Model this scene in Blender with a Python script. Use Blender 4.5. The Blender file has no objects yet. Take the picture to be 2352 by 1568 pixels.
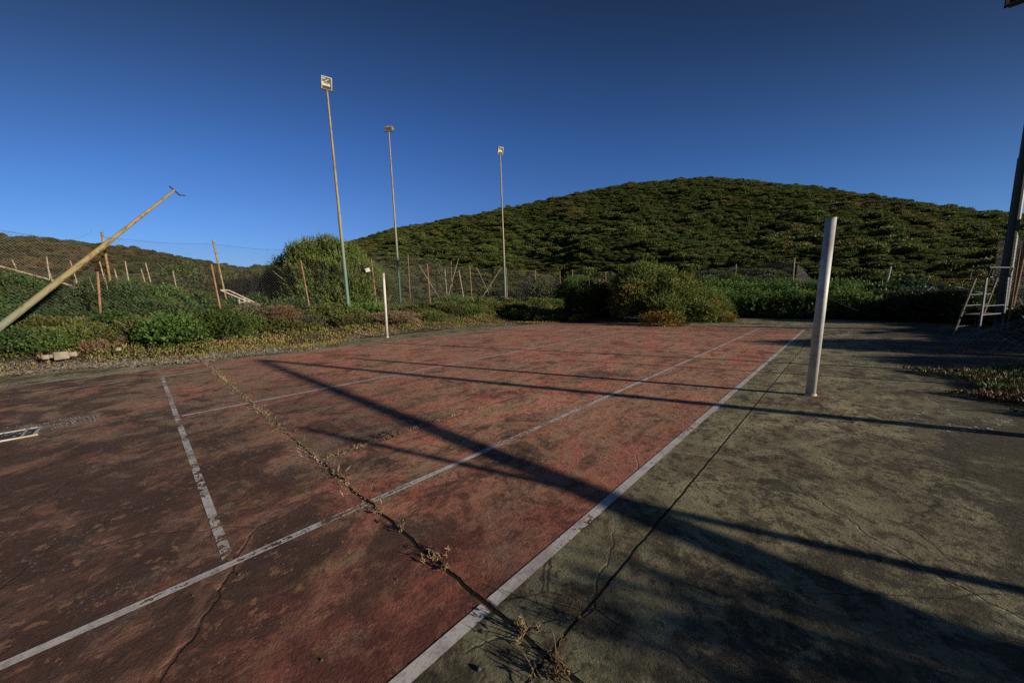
import bpy, math, random
import numpy as np
from mathutils import Vector, Matrix
rng = np.random.default_rng(11)
random.seed(5)
sc = bpy.context.scene
col = sc.collection
R = math.radians

# ------------------------------------------------------------------ camera
CAM = np.array([6.718, -6.618, 1.564]); YAW, PITCH, ROLL, F = 0.762975, -0.128293, -0.025577, 816.28
_cy, _sy = math.cos(YAW), math.sin(YAW)
_f0 = np.array([-_sy, _cy, 0.]); _r0 = np.array([_cy, _sy, 0.]); _u0 = np.array([0, 0, 1.])
FWD = _f0*math.cos(PITCH)+_u0*math.sin(PITCH); _up = _u0*math.cos(PITCH)-_f0*math.sin(PITCH)
RGT = _r0*math.cos(ROLL)+_up*math.sin(ROLL); UPV = _up*math.cos(ROLL)-_r0*math.sin(ROLL)
def ray(u, v): return FWD*F+RGT*(u-1176)-UPV*(v-784)
def at(u, v, x=None, y=None, z=None, d=None):
    w = ray(u, v)
    if x is not None: t = (x-CAM[0])/w[0]
    elif y is not None: t = (y-CAM[1])/w[1]
    elif z is not None: t = (z-CAM[2])/w[2]
    else: t = d/F
    return CAM+w*t
cd = bpy.data.cameras.new("camera"); cam = bpy.data.objects.new("camera", cd); col.objects.link(cam)
cd.sensor_width = 36; cd.lens = F/2352*36; cd.clip_start = 0.05; cd.clip_end = 3000
M = Matrix([[RGT[i], UPV[i], -FWD[i]] for i in range(3)])
cam.matrix_world = Matrix.Translation(CAM.tolist()) @ M.to_4x4()
sc.camera = cam

# ------------------------------------------------------------------ light
SUN_AZ, SUN_EL = R(17.1), R(14.6)      # azimuth measured from +X towards +Y
sd = np.array([math.cos(SUN_EL)*math.cos(SUN_AZ), math.cos(SUN_EL)*math.sin(SUN_AZ), math.sin(SUN_EL)])
sl = bpy.data.lights.new("sun", 'SUN'); sl.energy = 5.0; sl.angle = R(0.8); sl.color = (1.0, 0.88, 0.72)
so = bpy.data.objects.new("sun", sl); col.objects.link(so)
so.rotation_euler = Vector(sd).to_track_quat('Z', 'Y').to_euler()
w = bpy.data.worlds.new("World"); sc.world = w; w.use_nodes = True
nt = w.node_tree; nt.nodes.clear()
def N(nt, t, **k):
    n = nt.nodes.new(t)
    for a, b in k.items():
        if a == 'inp':
            for i, v in b.items(): n.inputs[i].default_value = v
        else: setattr(n, a, b)
    return n
def ramp(nt, stops, interp='LINEAR'):
    n = nt.nodes.new('ShaderNodeValToRGB'); cr = n.color_ramp; cr.interpolation = interp
    while len(cr.elements) < len(stops): cr.elements.new(0.5)
    for e, (p, c) in zip(cr.elements, stops):
        e.position = p; e.color = (c[0], c[1], c[2], 1) if isinstance(c, (tuple, list)) else (c, c, c, 1)
    return n
sky = N(nt, 'ShaderNodeTexSky', sky_type='NISHITA', sun_disc=False, sun_elevation=SUN_EL,
        sun_rotation=math.pi/2-SUN_AZ, altitude=0, air_density=1.0, dust_density=0.3, ozone_density=2.0)
tc = N(nt, 'ShaderNodeTexCoord'); sp = N(nt, 'ShaderNodeSeparateXYZ')
nt.links.new(tc.outputs['Generated'], sp.inputs[0])
grad = ramp(nt, [(0.0, (.46, .66, 1.22)), (0.12, (.43, .65, 1.22)), (0.25, (.39, .63, 1.18)), (0.37, (.32, .56, 1.06)), (0.49, (.27, .43, .76)), (0.61, (.20, .28, .44)), (.77, (.12, .16, .25)), (.92, (.26, .30, .38))])
hv = N(nt, 'ShaderNodeVectorMath', operation='MULTIPLY'); hv.inputs[1].default_value = (1, 1, 0); nt.links.new(tc.outputs['Generated'], hv.inputs[0])
hn = N(nt, 'ShaderNodeVectorMath', operation='NORMALIZE'); nt.links.new(hv.outputs[0], hn.inputs[0])
hd = N(nt, 'ShaderNodeVectorMath', operation='DOT_PRODUCT'); hd.inputs[1].default_value = (-math.sin(R(50)), math.cos(R(50)), 0); nt.links.new(hn.outputs[0], hd.inputs[0])
m1 = N(nt, 'ShaderNodeMath', operation='MULTIPLY_ADD'); m1.inputs[1].default_value = -.5; m1.inputs[2].default_value = .5; nt.links.new(hd.outputs['Value'], m1.inputs[0])
m2 = N(nt, 'ShaderNodeMath', operation='ADD'); nt.links.new(m1.outputs[0], m2.inputs[0]); nt.links.new(sp.outputs['Z'], m2.inputs[1])
nt.links.new(m2.outputs[0], grad.inputs[0])
mul = N(nt, 'ShaderNodeMix', data_type='RGBA', blend_type='MULTIPLY'); mul.inputs[0].default_value = 1
nt.links.new(sky.outputs[0], mul.inputs[6]); nt.links.new(grad.outputs[0], mul.inputs[7])
bg = N(nt, 'ShaderNodeBackground'); bg.inputs[1].default_value = 0.10
nt.links.new(mul.outputs[2], bg.inputs[0])
wo = N(nt, 'ShaderNodeOutputWorld'); nt.links.new(bg.outputs[0], wo.inputs[0])
sc.view_settings.view_transform = 'Standard'; sc.view_settings.look = 'None'
sc.view_settings.exposure = 0; sc.view_settings.gamma = 1
sc.render.engine = 'CYCLES'
sc.cycles.max_bounces = 6; sc.cycles.transparent_max_bounces = 12
sc.cycles.use_denoising = False

# ------------------------------------------------------------------ object helpers
def tag(o, label=None, cat=None, group=None, kind=None):
    if label: o['label'] = label
    if cat: o['category'] = cat
    if group: o['group'] = group
    if kind: o['kind'] = kind
    return o
def empty(name, loc=(0, 0, 0), label=None, cat=None, group=None):
    o = bpy.data.objects.new(name, None); col.objects.link(o); o.location = [float(a) for a in loc]; o.empty_display_size = .2
    return tag(o, label, cat, group)
class MB:
    """collects vertices/faces in numpy, built as ONE mesh object (world coordinates)"""
    def __init__(s): s.v = []; s.f = []; s.n = 0; s.q = []; s.qa = []; s.smooth = False
    def add(s, vs, fs):
        s.v.append(np.asarray(vs, float)); s.f += [[i+s.n for i in f] for f in fs]; s.n += len(vs)
    def quads(s, V, a=None):           # V (N,4,3)
        n = len(V); s.v.append(V.reshape(-1, 3)); s.q.append(np.arange(4*n)+s.n)
        s.qa.append(np.full(n, .5) if a is None else a); s.n += 4*n
    def box(s, c, h, X=(1, 0, 0), Y=(0, 1, 0), Z=(0, 0, 1)):
        c = np.array(c, float); X, Y, Z = [np.array(a, float)*k for a, k in zip((X, Y, Z), h)]
        vs = [c+i*X+j*Y+k*Z for i in (-1, 1) for j in (-1, 1) for k in (-1, 1)]
        s.add(vs, [[0, 1, 3, 2], [4, 6, 7, 5], [0, 4, 5, 1], [2, 3, 7, 6], [0, 2, 6, 4], [1, 5, 7, 3]])
    def tube(s, P, r, n=10, caps=True):
        P = [np.array(p, float) for p in P]; r = [r]*len(P) if np.isscalar(r) else list(r); rings = []
        prev = None
        for i, p in enumerate(P):
            t = P[min(i+1, len(P)-1)]-P[max(i-1, 0)]; t = t/(np.linalg.norm(t)+1e-12)
            a = np.array([0, 0, 1.]) if abs(t[2]) < .9 else np.array([1., 0, 0])
            if prev is not None: a = prev
            b = np.cross(t, a); b /= np.linalg.norm(b)+1e-12; a = np.cross(b, t); prev = a
            rings.append([p+r[i]*(math.cos(2*math.pi*k/n)*a+math.sin(2*math.pi*k/n)*b) for k in range(n)])
        vs = [v for q in rings for v in q]; fs = []
        for i in range(len(P)-1):
            for k in range(n):
                k2 = (k+1) % n; fs.append([i*n+k, i*n+k2, (i+1)*n+k2, (i+1)*n+k])
        if caps: fs.append(list(range(n))[::-1]); fs.append([(len(P)-1)*n+k for k in range(n)])
        s.add(vs, fs)
    def build(s, name, mat, parent=None, origin=None, smooth=False):
        V = np.concatenate(s.v) if s.v else np.zeros((0, 3))
        if parent is not None:
            org = np.array(parent.location)
            if parent.parent is not None: org = org+np.array(parent.parent.location)
        else: org = np.array(origin, float) if origin is not None else np.zeros(3)
        V = V-org
        me = bpy.data.meshes.new(name)
        nq = sum(len(a)//4 for a in s.q)
        if nq and not s.f:
            me.vertices.add(len(V)); me.vertices.foreach_set('co', V.astype(np.float32).ravel())
            me.loops.add(nq*4); me.loops.foreach_set('vertex_index', np.concatenate(s.q).astype(np.int32))
            me.polygons.add(nq); me.polygons.foreach_set('loop_start', (np.arange(nq)*4).astype(np.int32))
            me.polygons.foreach_set('loop_total', np.full(nq, 4, np.int32))
            at_ = me.attributes.new('tone', 'FLOAT', 'FACE'); at_.data.foreach_set('value', np.concatenate(s.qa).astype(np.float32))
            me.update(calc_edges=True)
        else:
            fs = s.f+[list(r_) for a in s.q for r_ in a.reshape(-1, 4)]
            me.from_pydata(V.tolist(), [], fs); me.update()
        if smooth: me.polygons.foreach_set('use_smooth', [True]*len(me.polygons))
        me.materials.append(mat)
        o = bpy.data.objects.new(name, me); col.objects.link(o)
        if parent is not None: o.parent = parent
        elif origin is not None: o.location = [float(a) for a in origin]
        return o
def unit(a): return a/(np.linalg.norm(a, axis=-1, keepdims=True)+1e-9)
def leaf_quads(C, D, L, W, tone=None):
    """diamond leaves: centre-base C, axis D, length L, half width W"""
    n = len(C); rnd = unit(rng.normal(size=(n, 3))); S = unit(np.cross(D, rnd))
    L = np.broadcast_to(np.asarray(L, float), (n,))[:, None]; W = np.broadcast_to(np.asarray(W, float), (n,))[:, None]
    m = C+D*L*.45; bend = unit(np.cross(S, D))*L*.12
    return np.stack([C, m+S*W+bend, C+D*L, m-S*W+bend], 1)
# ------------------------------------------------------------------ materials
def mat(name):
    m = bpy.data.materials.new(name); m.use_nodes = True; nt = m.node_tree
    b = nt.nodes['Principled BSDF']; return m, nt, b
def noise(nt, scale, detail=4, rough=.55, dist=0., vec=None, out=0):
    n = N(nt, 'ShaderNodeTexNoise'); n.inputs['Scale'].default_value = scale; n.inputs['Detail'].default_value = detail
    n.inputs['Roughness'].default_value = rough; n.inputs['Distortion'].default_value = dist
    if vec is not None: nt.links.new(vec, n.inputs['Vector'])
    return n.outputs[out]
def mix(nt, f, a, b, mode='MIX'):
    n = N(nt, 'ShaderNodeMix', data_type='RGBA', blend_type=mode)
    for i, v in ((0, f), (6, a), (7, b)):
        if hasattr(v, 'is_output') or hasattr(v, 'links'): nt.links.new(v, n.inputs[i])
        else: n.inputs[i].default_value = v if i == 0 else (v[0], v[1], v[2], 1)
    return n.outputs[2]
def math_(nt, op, a, b=0., c=0., clamp=False):
    n = N(nt, 'ShaderNodeMath', operation=op, use_clamp=clamp)
    for i, v in enumerate((a, b, c)):
        if hasattr(v, 'links'): nt.links.new(v, n.inputs[i])
        else: n.inputs[i].default_value = v
    return n.outputs[0]
def maprange(nt, x, a, b, c=0., d=1., smooth=True):
    n = N(nt, 'ShaderNodeMapRange', interpolation_type='SMOOTHSTEP' if smooth else 'LINEAR')
    nt.links.new(x, n.inputs[0])
    for i, v in zip((1, 2, 3, 4), (a, b, c, d)): n.inputs[i].default_value = v
    return n.outputs[0]
def bump(nt, b, h, strength=.4, dist=.02):
    n = N(nt, 'ShaderNodeBump'); n.inputs['Strength'].default_value = strength; n.inputs['Distance'].default_value = dist
    nt.links.new(h, n.inputs['Height']); nt.links.new(n.outputs[0], b.inputs['Normal'])
def simple(name, c1, c2=None, scale=6., rough=.6, metal=0., bmp=.15):
    m, nt, b = mat(name); tcn = N(nt, 'ShaderNodeTexCoord')
    c2 = c2 or tuple(x*.55 for x in c1)
    f = maprange(nt, noise(nt, scale, 6, .65, 0, tcn.outputs['Object']), .38, .66)
    nt.links.new(mix(nt, f, c1, c2), b.inputs['Base Color'])
    b.inputs['Roughness'].default_value = rough; b.inputs['Metallic'].default_value = metal
    if bmp: bump(nt, b, noise(nt, scale*8, 3, .6, 0, tcn.outputs['Object']), bmp, .01)
    return m
def foliage_mat(name, dark, lit, alt, trans=.25, scale=1.2, t0=.47, t1=.66):
    m, nt, b = mat(name)
    a = N(nt, 'ShaderNodeAttribute', attribute_name='tone'); g = N(nt, 'ShaderNodeNewGeometry'); oi = N(nt, 'ShaderNodeObjectInfo')
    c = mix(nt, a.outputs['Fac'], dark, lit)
    ad = N(nt, 'ShaderNodeVectorMath', operation='ADD'); nt.links.new(g.outputs['Position'], ad.inputs[0])
    nf = maprange(nt, noise(nt, scale, 3, .6, 0, ad.outputs[0]), t0, t1)
    c = mix(nt, nf, c, alt)
    v = maprange(nt, oi.outputs['Random'], 0, 1, .65, 1.25, False)
    hs = N(nt, 'ShaderNodeHueSaturation'); nt.links.new(c, hs.inputs['Color']); nt.links.new(v, hs.inputs['Value'])
    nt.links.new(maprange(nt, oi.outputs['Random'], 0, 1, .485, .515, False), hs.inputs['Hue'])
    c = hs.outputs[0]
    nt.links.new(c, b.inputs['Base Color']); b.inputs['Roughness'].default_value = .55
    b.inputs['Specular IOR Level'].default_value = .3
    t = N(nt, 'ShaderNodeBsdfTranslucent'); nt.links.new(c, t.inputs[0])
    ms = N(nt, 'ShaderNodeMixShader'); ms.inputs[0].default_value = trans
    nt.links.new(b.outputs[0], ms.inputs[1]); nt.links.new(t.outputs[0], ms.inputs[2])
    nt.links.new(ms.outputs[0], nt.nodes['Material Output'].inputs[0])
    return m
MT = {}
MT['leaf_green'] = foliage_mat('leaf_green', (.04, .075, .018), (.17, .27, .055), (.16, .20, .045))
MT['leaf_bank'] = foliage_mat('leaf_bank', (.03, .06, .016), (.13, .22, .045), (.10, .15, .035))
MT['leaf_dark'] = foliage_mat('leaf_dark', (.02, .042, .014), (.085, .15, .04), (.07, .10, .03))
MT['leaf_olive'] = foliage_mat('leaf_olive', (.045, .06, .016), (.19, .21, .055), (.13, .12, .045))
MT['leaf_thicket'] = foliage_mat('leaf_thicket', (.02, .042, .014), (.10, .17, .04), (.07, .10, .03))
MT['leaf_grey'] = foliage_mat('leaf_grey', (.06, .075, .04), (.21, .23, .12), (.17, .14, .08))
MT['leaf_dry'] = foliage_mat('leaf_dry', (.14, .10, .06), (.40, .32, .19), (.32, .20, .09))
MT['tamarisk'] = foliage_mat('tamarisk_leaf', (.06, .11, .025), (.30, .38, .09), (.44, .37, .10), scale=.8, t0=.55, t1=.66)
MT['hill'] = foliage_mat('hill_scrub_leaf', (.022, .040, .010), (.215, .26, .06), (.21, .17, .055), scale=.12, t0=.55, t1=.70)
MT['hill_brown'] = foliage_mat('hill_brown_leaf', (.035, .042, .014), (.14, .15, .045), (.17, .12, .05), scale=.08)
MT['ice'] = foliage_mat('ice_plant_leaf', (.13, .14, .04), (.46, .41, .13), (.40, .25, .12), trans=.1, scale=1.6)
MT['ice_dark'] = foliage_mat('ice_plant_dark_leaf', (.07, .09, .035), (.22, .25, .09), (.16, .07, .04), trans=.1, scale=1.2)
MT['litter'] = foliage_mat('litter', (.13, .115, .10), (.36, .32, .27), (.2, .15, .10), trans=.0)
MT['straw'] = foliage_mat('straw', (.22, .16, .09), (.46, .37, .24), (.30, .21, .12), trans=.15)
MT['rust_straw'] = foliage_mat('rust_straw', (.13, .065, .03), (.30, .17, .08), (.2, .13, .07), trans=.1)
MT['twig'] = simple('twig', (.16, .12, .085), (.09, .065, .045), 8, .8)
MT['branch_pale'] = simple('branch_pale', (.30, .25, .19), (.16, .12, .09), 8, .8)
MT['wire'] = simple('wire', (.30, .30, .27), (.18, .15, .11), 3, .45, .6, 0)
MT['wire_dark'] = simple('wire_dark', (.26, .26, .25), (.14, .12, .10), 3, .5, .6, 0)
MT['rust_post'] = simple('rust_post', (.36, .19, .10), (.20, .11, .07), 5, .8)
MT['tall_post'] = simple('tall_post', (.20, .13, .075), (.40, .30, .10), 9, .85)
MT['pale_post'] = simple('pale_post', (.48, .40, .28), (.26, .19, .12), 4, .8)
MT['white_paint'] = simple('white_paint', (.70, .67, .62), (.50, .45, .40), 3.5, .5)
MT['grey_paint'] = simple('grey_paint', (.62, .64, .65), (.42, .40, .38), 4., .5)
MT['chair_paint'] = simple('chair_paint', (.13, .165, .19), (.09, .07, .05), 5., .55)
MT['bone'] = simple('bone_paint', (.52, .49, .42), (.40, .30, .2), 5, .6)
MT['plank'] = simple('weathered_wood', (.24, .2, .15), (.12, .09, .065), 7, .8)
MT['stone'] = simple('pale_stone', (.34, .29, .22), (.18, .15, .11), 4, .9, 0, .5)
MT['gravel'] = foliage_mat('gravel', (.08, .09, .10), (.28, .29, .29), (.2, .2, .2), 0)
MT['dark_metal'] = simple('dark_metal', (.05, .045, .04), (.12, .08, .05), 6, .6, .3)
MT['lamp_metal'] = simple('lamp_metal', (.40, .33, .22), (.16, .12, .08), 9, .5, .2)
MT['lamp_frame'] = simple('lamp_frame', (.66, .62, .54), (.42, .37, .30), 7, .4, .2)
MT['flake'] = simple('flake', (.62, .63, .66), (.45, .45, .48), 9, .6)
# lamp reflector: panel with the sun's reflection painted as bright patches
m, nt, b = mat('reflector'); tcn = N(nt, 'ShaderNodeTexCoord')
f = maprange(nt, noise(nt, 5, 3, .5, 1.5, tcn.outputs['Object']), .46, .56)
nt.links.new(mix(nt, f, (.80, .80, .74), (.16, .155, .11)), b.inputs['Base Color']); b.inputs['Metallic'].default_value = 0; b.inputs['Roughness'].default_value = .35
MT['reflector'] = m
m, nt, b = mat('lamp_glass'); b.inputs['Base Color'].default_value = (1, 1, 1, 1); b.inputs['Roughness'].default_value = .05
tr = N(nt, 'ShaderNodeBsdfTransparent'); ms = N(nt, 'ShaderNodeMixShader'); fr = N(nt, 'ShaderNodeFresnel'); fr.inputs[0].default_value = 1.45
gl = N(nt, 'ShaderNodeBsdfGlossy'); gl.inputs['Roughness'].default_value = .04
ms.inputs[0].default_value = .10; nt.links.new(tr.outputs[0], ms.inputs[1]); nt.links.new(gl.outputs[0], ms.inputs[2])
nt.links.new(ms.outputs[0], nt.nodes['Material Output'].inputs[0]); MT['lamp_glass'] = m
# pole: sea-green paint low down, yellowed and rusty higher up (object Z = distance along the pole)
def pole_mat(name, z0, z1, dark=1.):
    m, nt, b = mat(name); tcn = N(nt, 'ShaderNodeTexCoord'); s = N(nt, 'ShaderNodeSeparateXYZ'); nt.links.new(tcn.outputs['Object'], s.inputs[0])
    zz = math_(nt, 'ADD', s.outputs['Z'], math_(nt, 'MULTIPLY', noise(nt, 1.3, 4, .6, 0, tcn.outputs['Object']), 2.0))
    g = maprange(nt, zz, z0+1, z1+1)
    base = mix(nt, g, (.13*dark, .22*dark, .19*dark), (.34*dark, .27*dark, .13*dark))
    mp = N(nt, 'ShaderNodeMapping'); mp.inputs['Scale'].default_value = (12, 12, 2.2); nt.links.new(tcn.outputs['Object'], mp.inputs[0])
    r = maprange(nt, noise(nt, 1.0, 6, .7, .4, mp.outputs[0]), .5, .62)
    r = math_(nt, 'MULTIPLY', r, math_(nt, 'ADD', math_(nt, 'MULTIPLY', g, .65), .2))
    nt.links.new(mix(nt, r, base, (.17, .09, .04)), b.inputs['Base Color']); b.inputs['Roughness'].default_value = .5
    return m
MT['pole'] = pole_mat('pole_paint', 2.5, 6.5)
MT['pole_fallen'] = pole_mat('pole_fallen_paint', -2, 6.0, 1.1)
MT['pole_dark'] = pole_mat('pole_paint_dark', 5, 11, .22)

# ------------------------------------------------------------------ ground paint materials
def cracks(nt, vec, scale, dist, w0, w1):
    v = N(nt, 'ShaderNodeTexVoronoi', feature='DISTANCE_TO_EDGE'); v.inputs['Scale'].default_value = scale
    n = N(nt, 'ShaderNodeTexNoise'); n.inputs['Scale'].default_value = scale*1.7; n.inputs['Detail'].default_value = 6; n.inputs['Roughness'].default_value = .6
    nt.links.new(vec, n.inputs['Vector'])
    ms = N(nt, 'ShaderNodeVectorMath', operation='MULTIPLY_ADD'); ms.inputs[1].default_value = (dist,)*3
    nt.links.new(n.outputs['Color'], ms.inputs[0]); nt.links.new(vec, ms.inputs[2]); nt.links.new(ms.outputs[0], v.inputs['Vector'])
    return maprange(nt, v.outputs['Distance'], w0, w1, 1, 0), v.outputs['Distance']
def joint(nt, X, Y, axis, pos, w, wob=.012, lo=None, hi=None):
    """1 on a straight joint in the slab"""
    a = X if axis == 'X' else Y; o = Y if axis == 'X' else X
    n = N(nt, 'ShaderNodeTexNoise', noise_dimensions='1D'); nt.links.new(o, n.inputs['W']); n.inputs['Scale'].default_value = 4; n.inputs['Detail'].default_value = 5
    off = math_(nt, 'MULTIPLY_ADD', n.outputs['Fac'], wob*2, -wob-pos)
    d = math_(nt, 'ABSOLUTE', math_(nt, 'ADD', a, off))
    r = maprange(nt, d, w*.6, w*1.3, 1, 0)
    if lo is not None: r = math_(nt, 'MULTIPLY', r, maprange(nt, o, lo-.05, lo+.05))
    if hi is not None: r = math_(nt, 'MULTIPLY', r, maprange(nt, o, hi-.05, hi+.05, 1, 0))
    return r
def speck(nt, P, scale, lo, hi, mask_scale=None, mlo=.4, mhi=.6):
    m_ = maprange(nt, noise(nt, scale, 4, .65, .3, P), lo, hi)
    if mask_scale: m_ = math_(nt, 'MULTIPLY', m_, maprange(nt, noise(nt, mask_scale, 5, .65, .4, P), mlo, mhi))
    return m_
def contour(nt, P, scale, w0, w1, lvl=.5, det=5):
    d = math_(nt, 'ABSOLUTE', math_(nt, 'SUBTRACT', noise(nt, scale, det, .62, .4, P), lvl)); return maprange(nt, d, w0, w1, 1, 0)
def ground_mat(name, red):
    m, nt, b = mat(name); g = N(nt, 'ShaderNodeNewGeometry'); P = g.outputs['Position']
    s = N(nt, 'ShaderNodeSeparateXYZ'); nt.links.new(P, s.inputs[0]); X, Y = s.outputs['X'], s.outputs['Y']
    nL = noise(nt, .33, 5, .6, .5, P); nM = noise(nt, 1.1, 7, .66, .9, P); nS = noise(nt, 9, 6, .7, .3, P); nF = noise(nt, 70, 4, .7, 0, P)
    mp = N(nt, 'ShaderNodeMapping'); mp.inputs['Scale'].default_value = (1.0, .30, 1); mp.inputs['Rotation'].default_value = (0, 0, R(8)); nt.links.new(P, mp.inputs[0])
    nStr = noise(nt, 2.6, 7, .68, .6, mp.outputs[0])
    # world-space weathering plus painted lens vignette: brighter mid court; moss, grime and darkening towards near end and right run-off
    clean = math_(nt, 'MULTIPLY', maprange(nt, Y, -8.5, 0.5), maprange(nt, X, 4.5, 10.5, 1, .25))  # cleanness and painted vignette in one mask
    if red:
        c = mix(nt, maprange(nt, nM, .42, .56), (.60, .19, .125), (.70, .30, .19))
        c = mix(nt, maprange(nt, nStr, .48, .57, 0, .9), c, (.50, .33, .19))
        c = mix(nt, maprange(nt, nL, .45, .55, 0, .55), c, (.40, .23, .14))
        stain = math_(nt, 'MULTIPLY', maprange(nt, noise(nt, .9, 12, .76, .3, P), .52, .59), maprange(nt, clean, 0, 1, .85, .75))
        c = mix(nt, stain, c, (.085, .052, .04))
        st2 = math_(nt, 'MULTIPLY', maprange(nt, noise(nt, 4.2, 9, .78, .5, mp.outputs[0]), .51, .59), .75)
        c = mix(nt, st2, c, (.13, .075, .05))
        sp_ = math_(nt, 'MULTIPLY', maprange(nt, nS, .52, .60), .6)
        c = mix(nt, sp_, c, (.13, .075, .052))
        pale = math_(nt, 'MULTIPLY', maprange(nt, noise(nt, 3.4, 8, .75, 2.2, P), .56, .64), maprange(nt, clean, .1, .9, .25, .7))
        c = mix(nt, pale, c, (.68, .40, .27))
        # red fresh streaks
        c = mix(nt, math_(nt, 'MULTIPLY', maprange(nt, noise(nt, .9, 5, .6, 1.8, P), .55, .66), .6), c, (.62, .17, .12))
        # lichen patches, mostly on the near-left half
        lich = math_(nt, 'MULTIPLY', maprange(nt, noise(nt, 1.25, 5, .62, .8, P), .53, .63), maprange(nt, nF, .45, .60))
        lich = math_(nt, 'MULTIPLY', lich, maprange(nt, Y, -5.7, -3.5, 1, .12))
        c = mix(nt, lich, c, (.44, .42, .32))
        ck, dd = cracks(nt, P, .38, .45, .0008, .0035)
        halo = math_(nt, 'MULTIPLY', maprange(nt, dd, .004, .03, 1, 0), maprange(nt, nM, .42, .55, 0, .6))
        c = mix(nt, halo, c, (.64, .30, .20))
        ckm = math_(nt, 'MULTIPLY', ck, maprange(nt, nL, .44, .56, 0, .45))
        c = mix(nt, ckm, c, (.06, .04, .03))
        c = mix(nt, math_(nt, 'MULTIPLY', math_(nt, 'MULTIPLY', maprange(nt, X, 5, -1, 0, .75), maprange(nt, Y, -3, -7)), maprange(nt, noise(nt, .9, 9, .7, .6, P), .42, .52)), c, (.36, .27, .175))
        # ochre bleached spots, dark slab panel left of the short crack, grime and painted vignette darkening that thicken towards the near end
        c = mix(nt, math_(nt, 'MULTIPLY', maprange(nt, noise(nt, 7.5, 4, .6, .4, P), .60, .70), .55), c, (.50, .27, .14))
        pan = math_(nt, 'MULTIPLY', math_(nt, 'MULTIPLY', maprange(nt, X, -2.6, -.6), maprange(nt, X, 3.02, 3.05, 1, 0)), math_(nt, 'MULTIPLY', maprange(nt, Y, -5.54, -5.50), maprange(nt, Y, -4.6, -3.0, 1, 0)))
        pan = math_(nt, 'MULTIPLY', pan, maprange(nt, math_(nt, 'ADD', nM, math_(nt, 'MULTIPLY', nS, .4)), .52, .68, 1, .35))
        c = mix(nt, math_(nt, 'MULTIPLY', pan, .85), c, (.085, .052, .045))
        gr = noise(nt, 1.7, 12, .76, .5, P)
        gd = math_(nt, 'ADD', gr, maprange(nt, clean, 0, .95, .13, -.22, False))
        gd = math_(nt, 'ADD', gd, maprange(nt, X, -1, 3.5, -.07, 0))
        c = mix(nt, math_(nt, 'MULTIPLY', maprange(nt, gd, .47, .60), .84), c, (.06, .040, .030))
        c = mix(nt, math_(nt, 'MULTIPLY', maprange(nt, clean, 0, .6, .55, 0), maprange(nt, X, -2, 3, .35, 1)), c, (.10, .055, .042))  # grime film, also paints vignette darkening into the near end
        k1 = math_(nt, 'MULTIPLY', contour(nt, P, .42, .004, .022, .52), maprange(nt, nL, .42, .56, 0, .6))
        k1 = math_(nt, 'MULTIPLY', k1, maprange(nt, clean, 0, .6, .25, 1))
        c = mix(nt, k1, c, (.60, .31, .20))
        k2 = math_(nt, 'MULTIPLY', contour(nt, P, .8, .001, .007, .47, 7), maprange(nt, clean, .3, .9, .0, .7))
        c = mix(nt, k2, c, (.66, .42, .30))
        c = mix(nt, math_(nt, 'MULTIPLY', contour(nt, P, .42, .0006, .0022, .52), maprange(nt, clean, .2, .7, 0, .7)), c, (.05, .03, .025))
        c = mix(nt, math_(nt, 'MULTIPLY', speck(nt, P, 26, .54, .60, 1.4, .40, .60), .62), c, (.06, .04, .03))
        c = mix(nt, math_(nt, 'MULTIPLY', speck(nt, P, 75, .56, .62, 2.2, .38, .58), .55), c, (.05, .035, .028))
        c = mix(nt, math_(nt, 'MULTIPLY', speck(nt, P, 55, .60, .64, 3.0, .5, .62), .75), c, (.42, .36, .27))
        c = mix(nt, math_(nt, 'MULTIPLY', speck(nt, P, 12, .58, .63, .9, .42, .6), .5), c, (.48, .26, .14))
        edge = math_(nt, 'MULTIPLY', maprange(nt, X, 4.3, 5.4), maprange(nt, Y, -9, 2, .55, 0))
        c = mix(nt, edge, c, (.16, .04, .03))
    else:
        c = mix(nt, maprange(nt, nM, .42, .55), (.50, .45, .25), (.30, .24, .14))
        c = mix(nt, maprange(nt, nStr, .48, .57, 0, .85), c, (.19, .14, .085))
        c = mix(nt, maprange(nt, nL, .42, .60, 0, .6), c, (.32, .30, .18))
        c = mix(nt, math_(nt, 'MULTIPLY', maprange(nt, noise(nt, 2.1, 12, .8, .3, P), .52, .56), .85), c, (.065, .052, .036))
        c = mix(nt, math_(nt, 'MULTIPLY', maprange(nt, nS, .53, .59), .75), c, (.055, .048, .035))
        c = mix(nt, math_(nt, 'MULTIPLY', maprange(nt, nF, .58, .72), .35), c, (.34, .33, .22))
        ck, dd = cracks(nt, P, .40, .5, .0008, .0035)
        halo = math_(nt, 'MULTIPLY', maprange(nt, dd, .004, .03, 1, 0), maprange(nt, nM, .4, .55, .15, .75))
        c = mix(nt, halo, c, (.42, .39, .24))
        ckm = math_(nt, 'MULTIPLY', ck, maprange(nt, nL, .42, .56, 0, .6))
        c = mix(nt, ckm, c, (.03, .028, .02))
        dirt_vignette = math_(nt, 'MAXIMUM', maprange(nt, clean, 0, 1, .62, 0, False), math_(nt, 'MULTIPLY', maprange(nt, X, 6.1, 8.3), .62))  # dirt plus vignette darkening painted into the near and right apron
        dirt_vignette = math_(nt, 'MULTIPLY', dirt_vignette, maprange(nt, X, -5.6, -5.4))
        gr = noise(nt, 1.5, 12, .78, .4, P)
        gd = math_(nt, 'ADD', gr, math_(nt, 'MULTIPLY_ADD', dirt_vignette, .46, -.18))
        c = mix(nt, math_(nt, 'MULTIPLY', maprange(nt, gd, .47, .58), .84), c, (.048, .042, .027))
        c = mix(nt, math_(nt, 'MULTIPLY', dirt_vignette, 1.05, 0, True), c, (.080, .066, .042))
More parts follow.
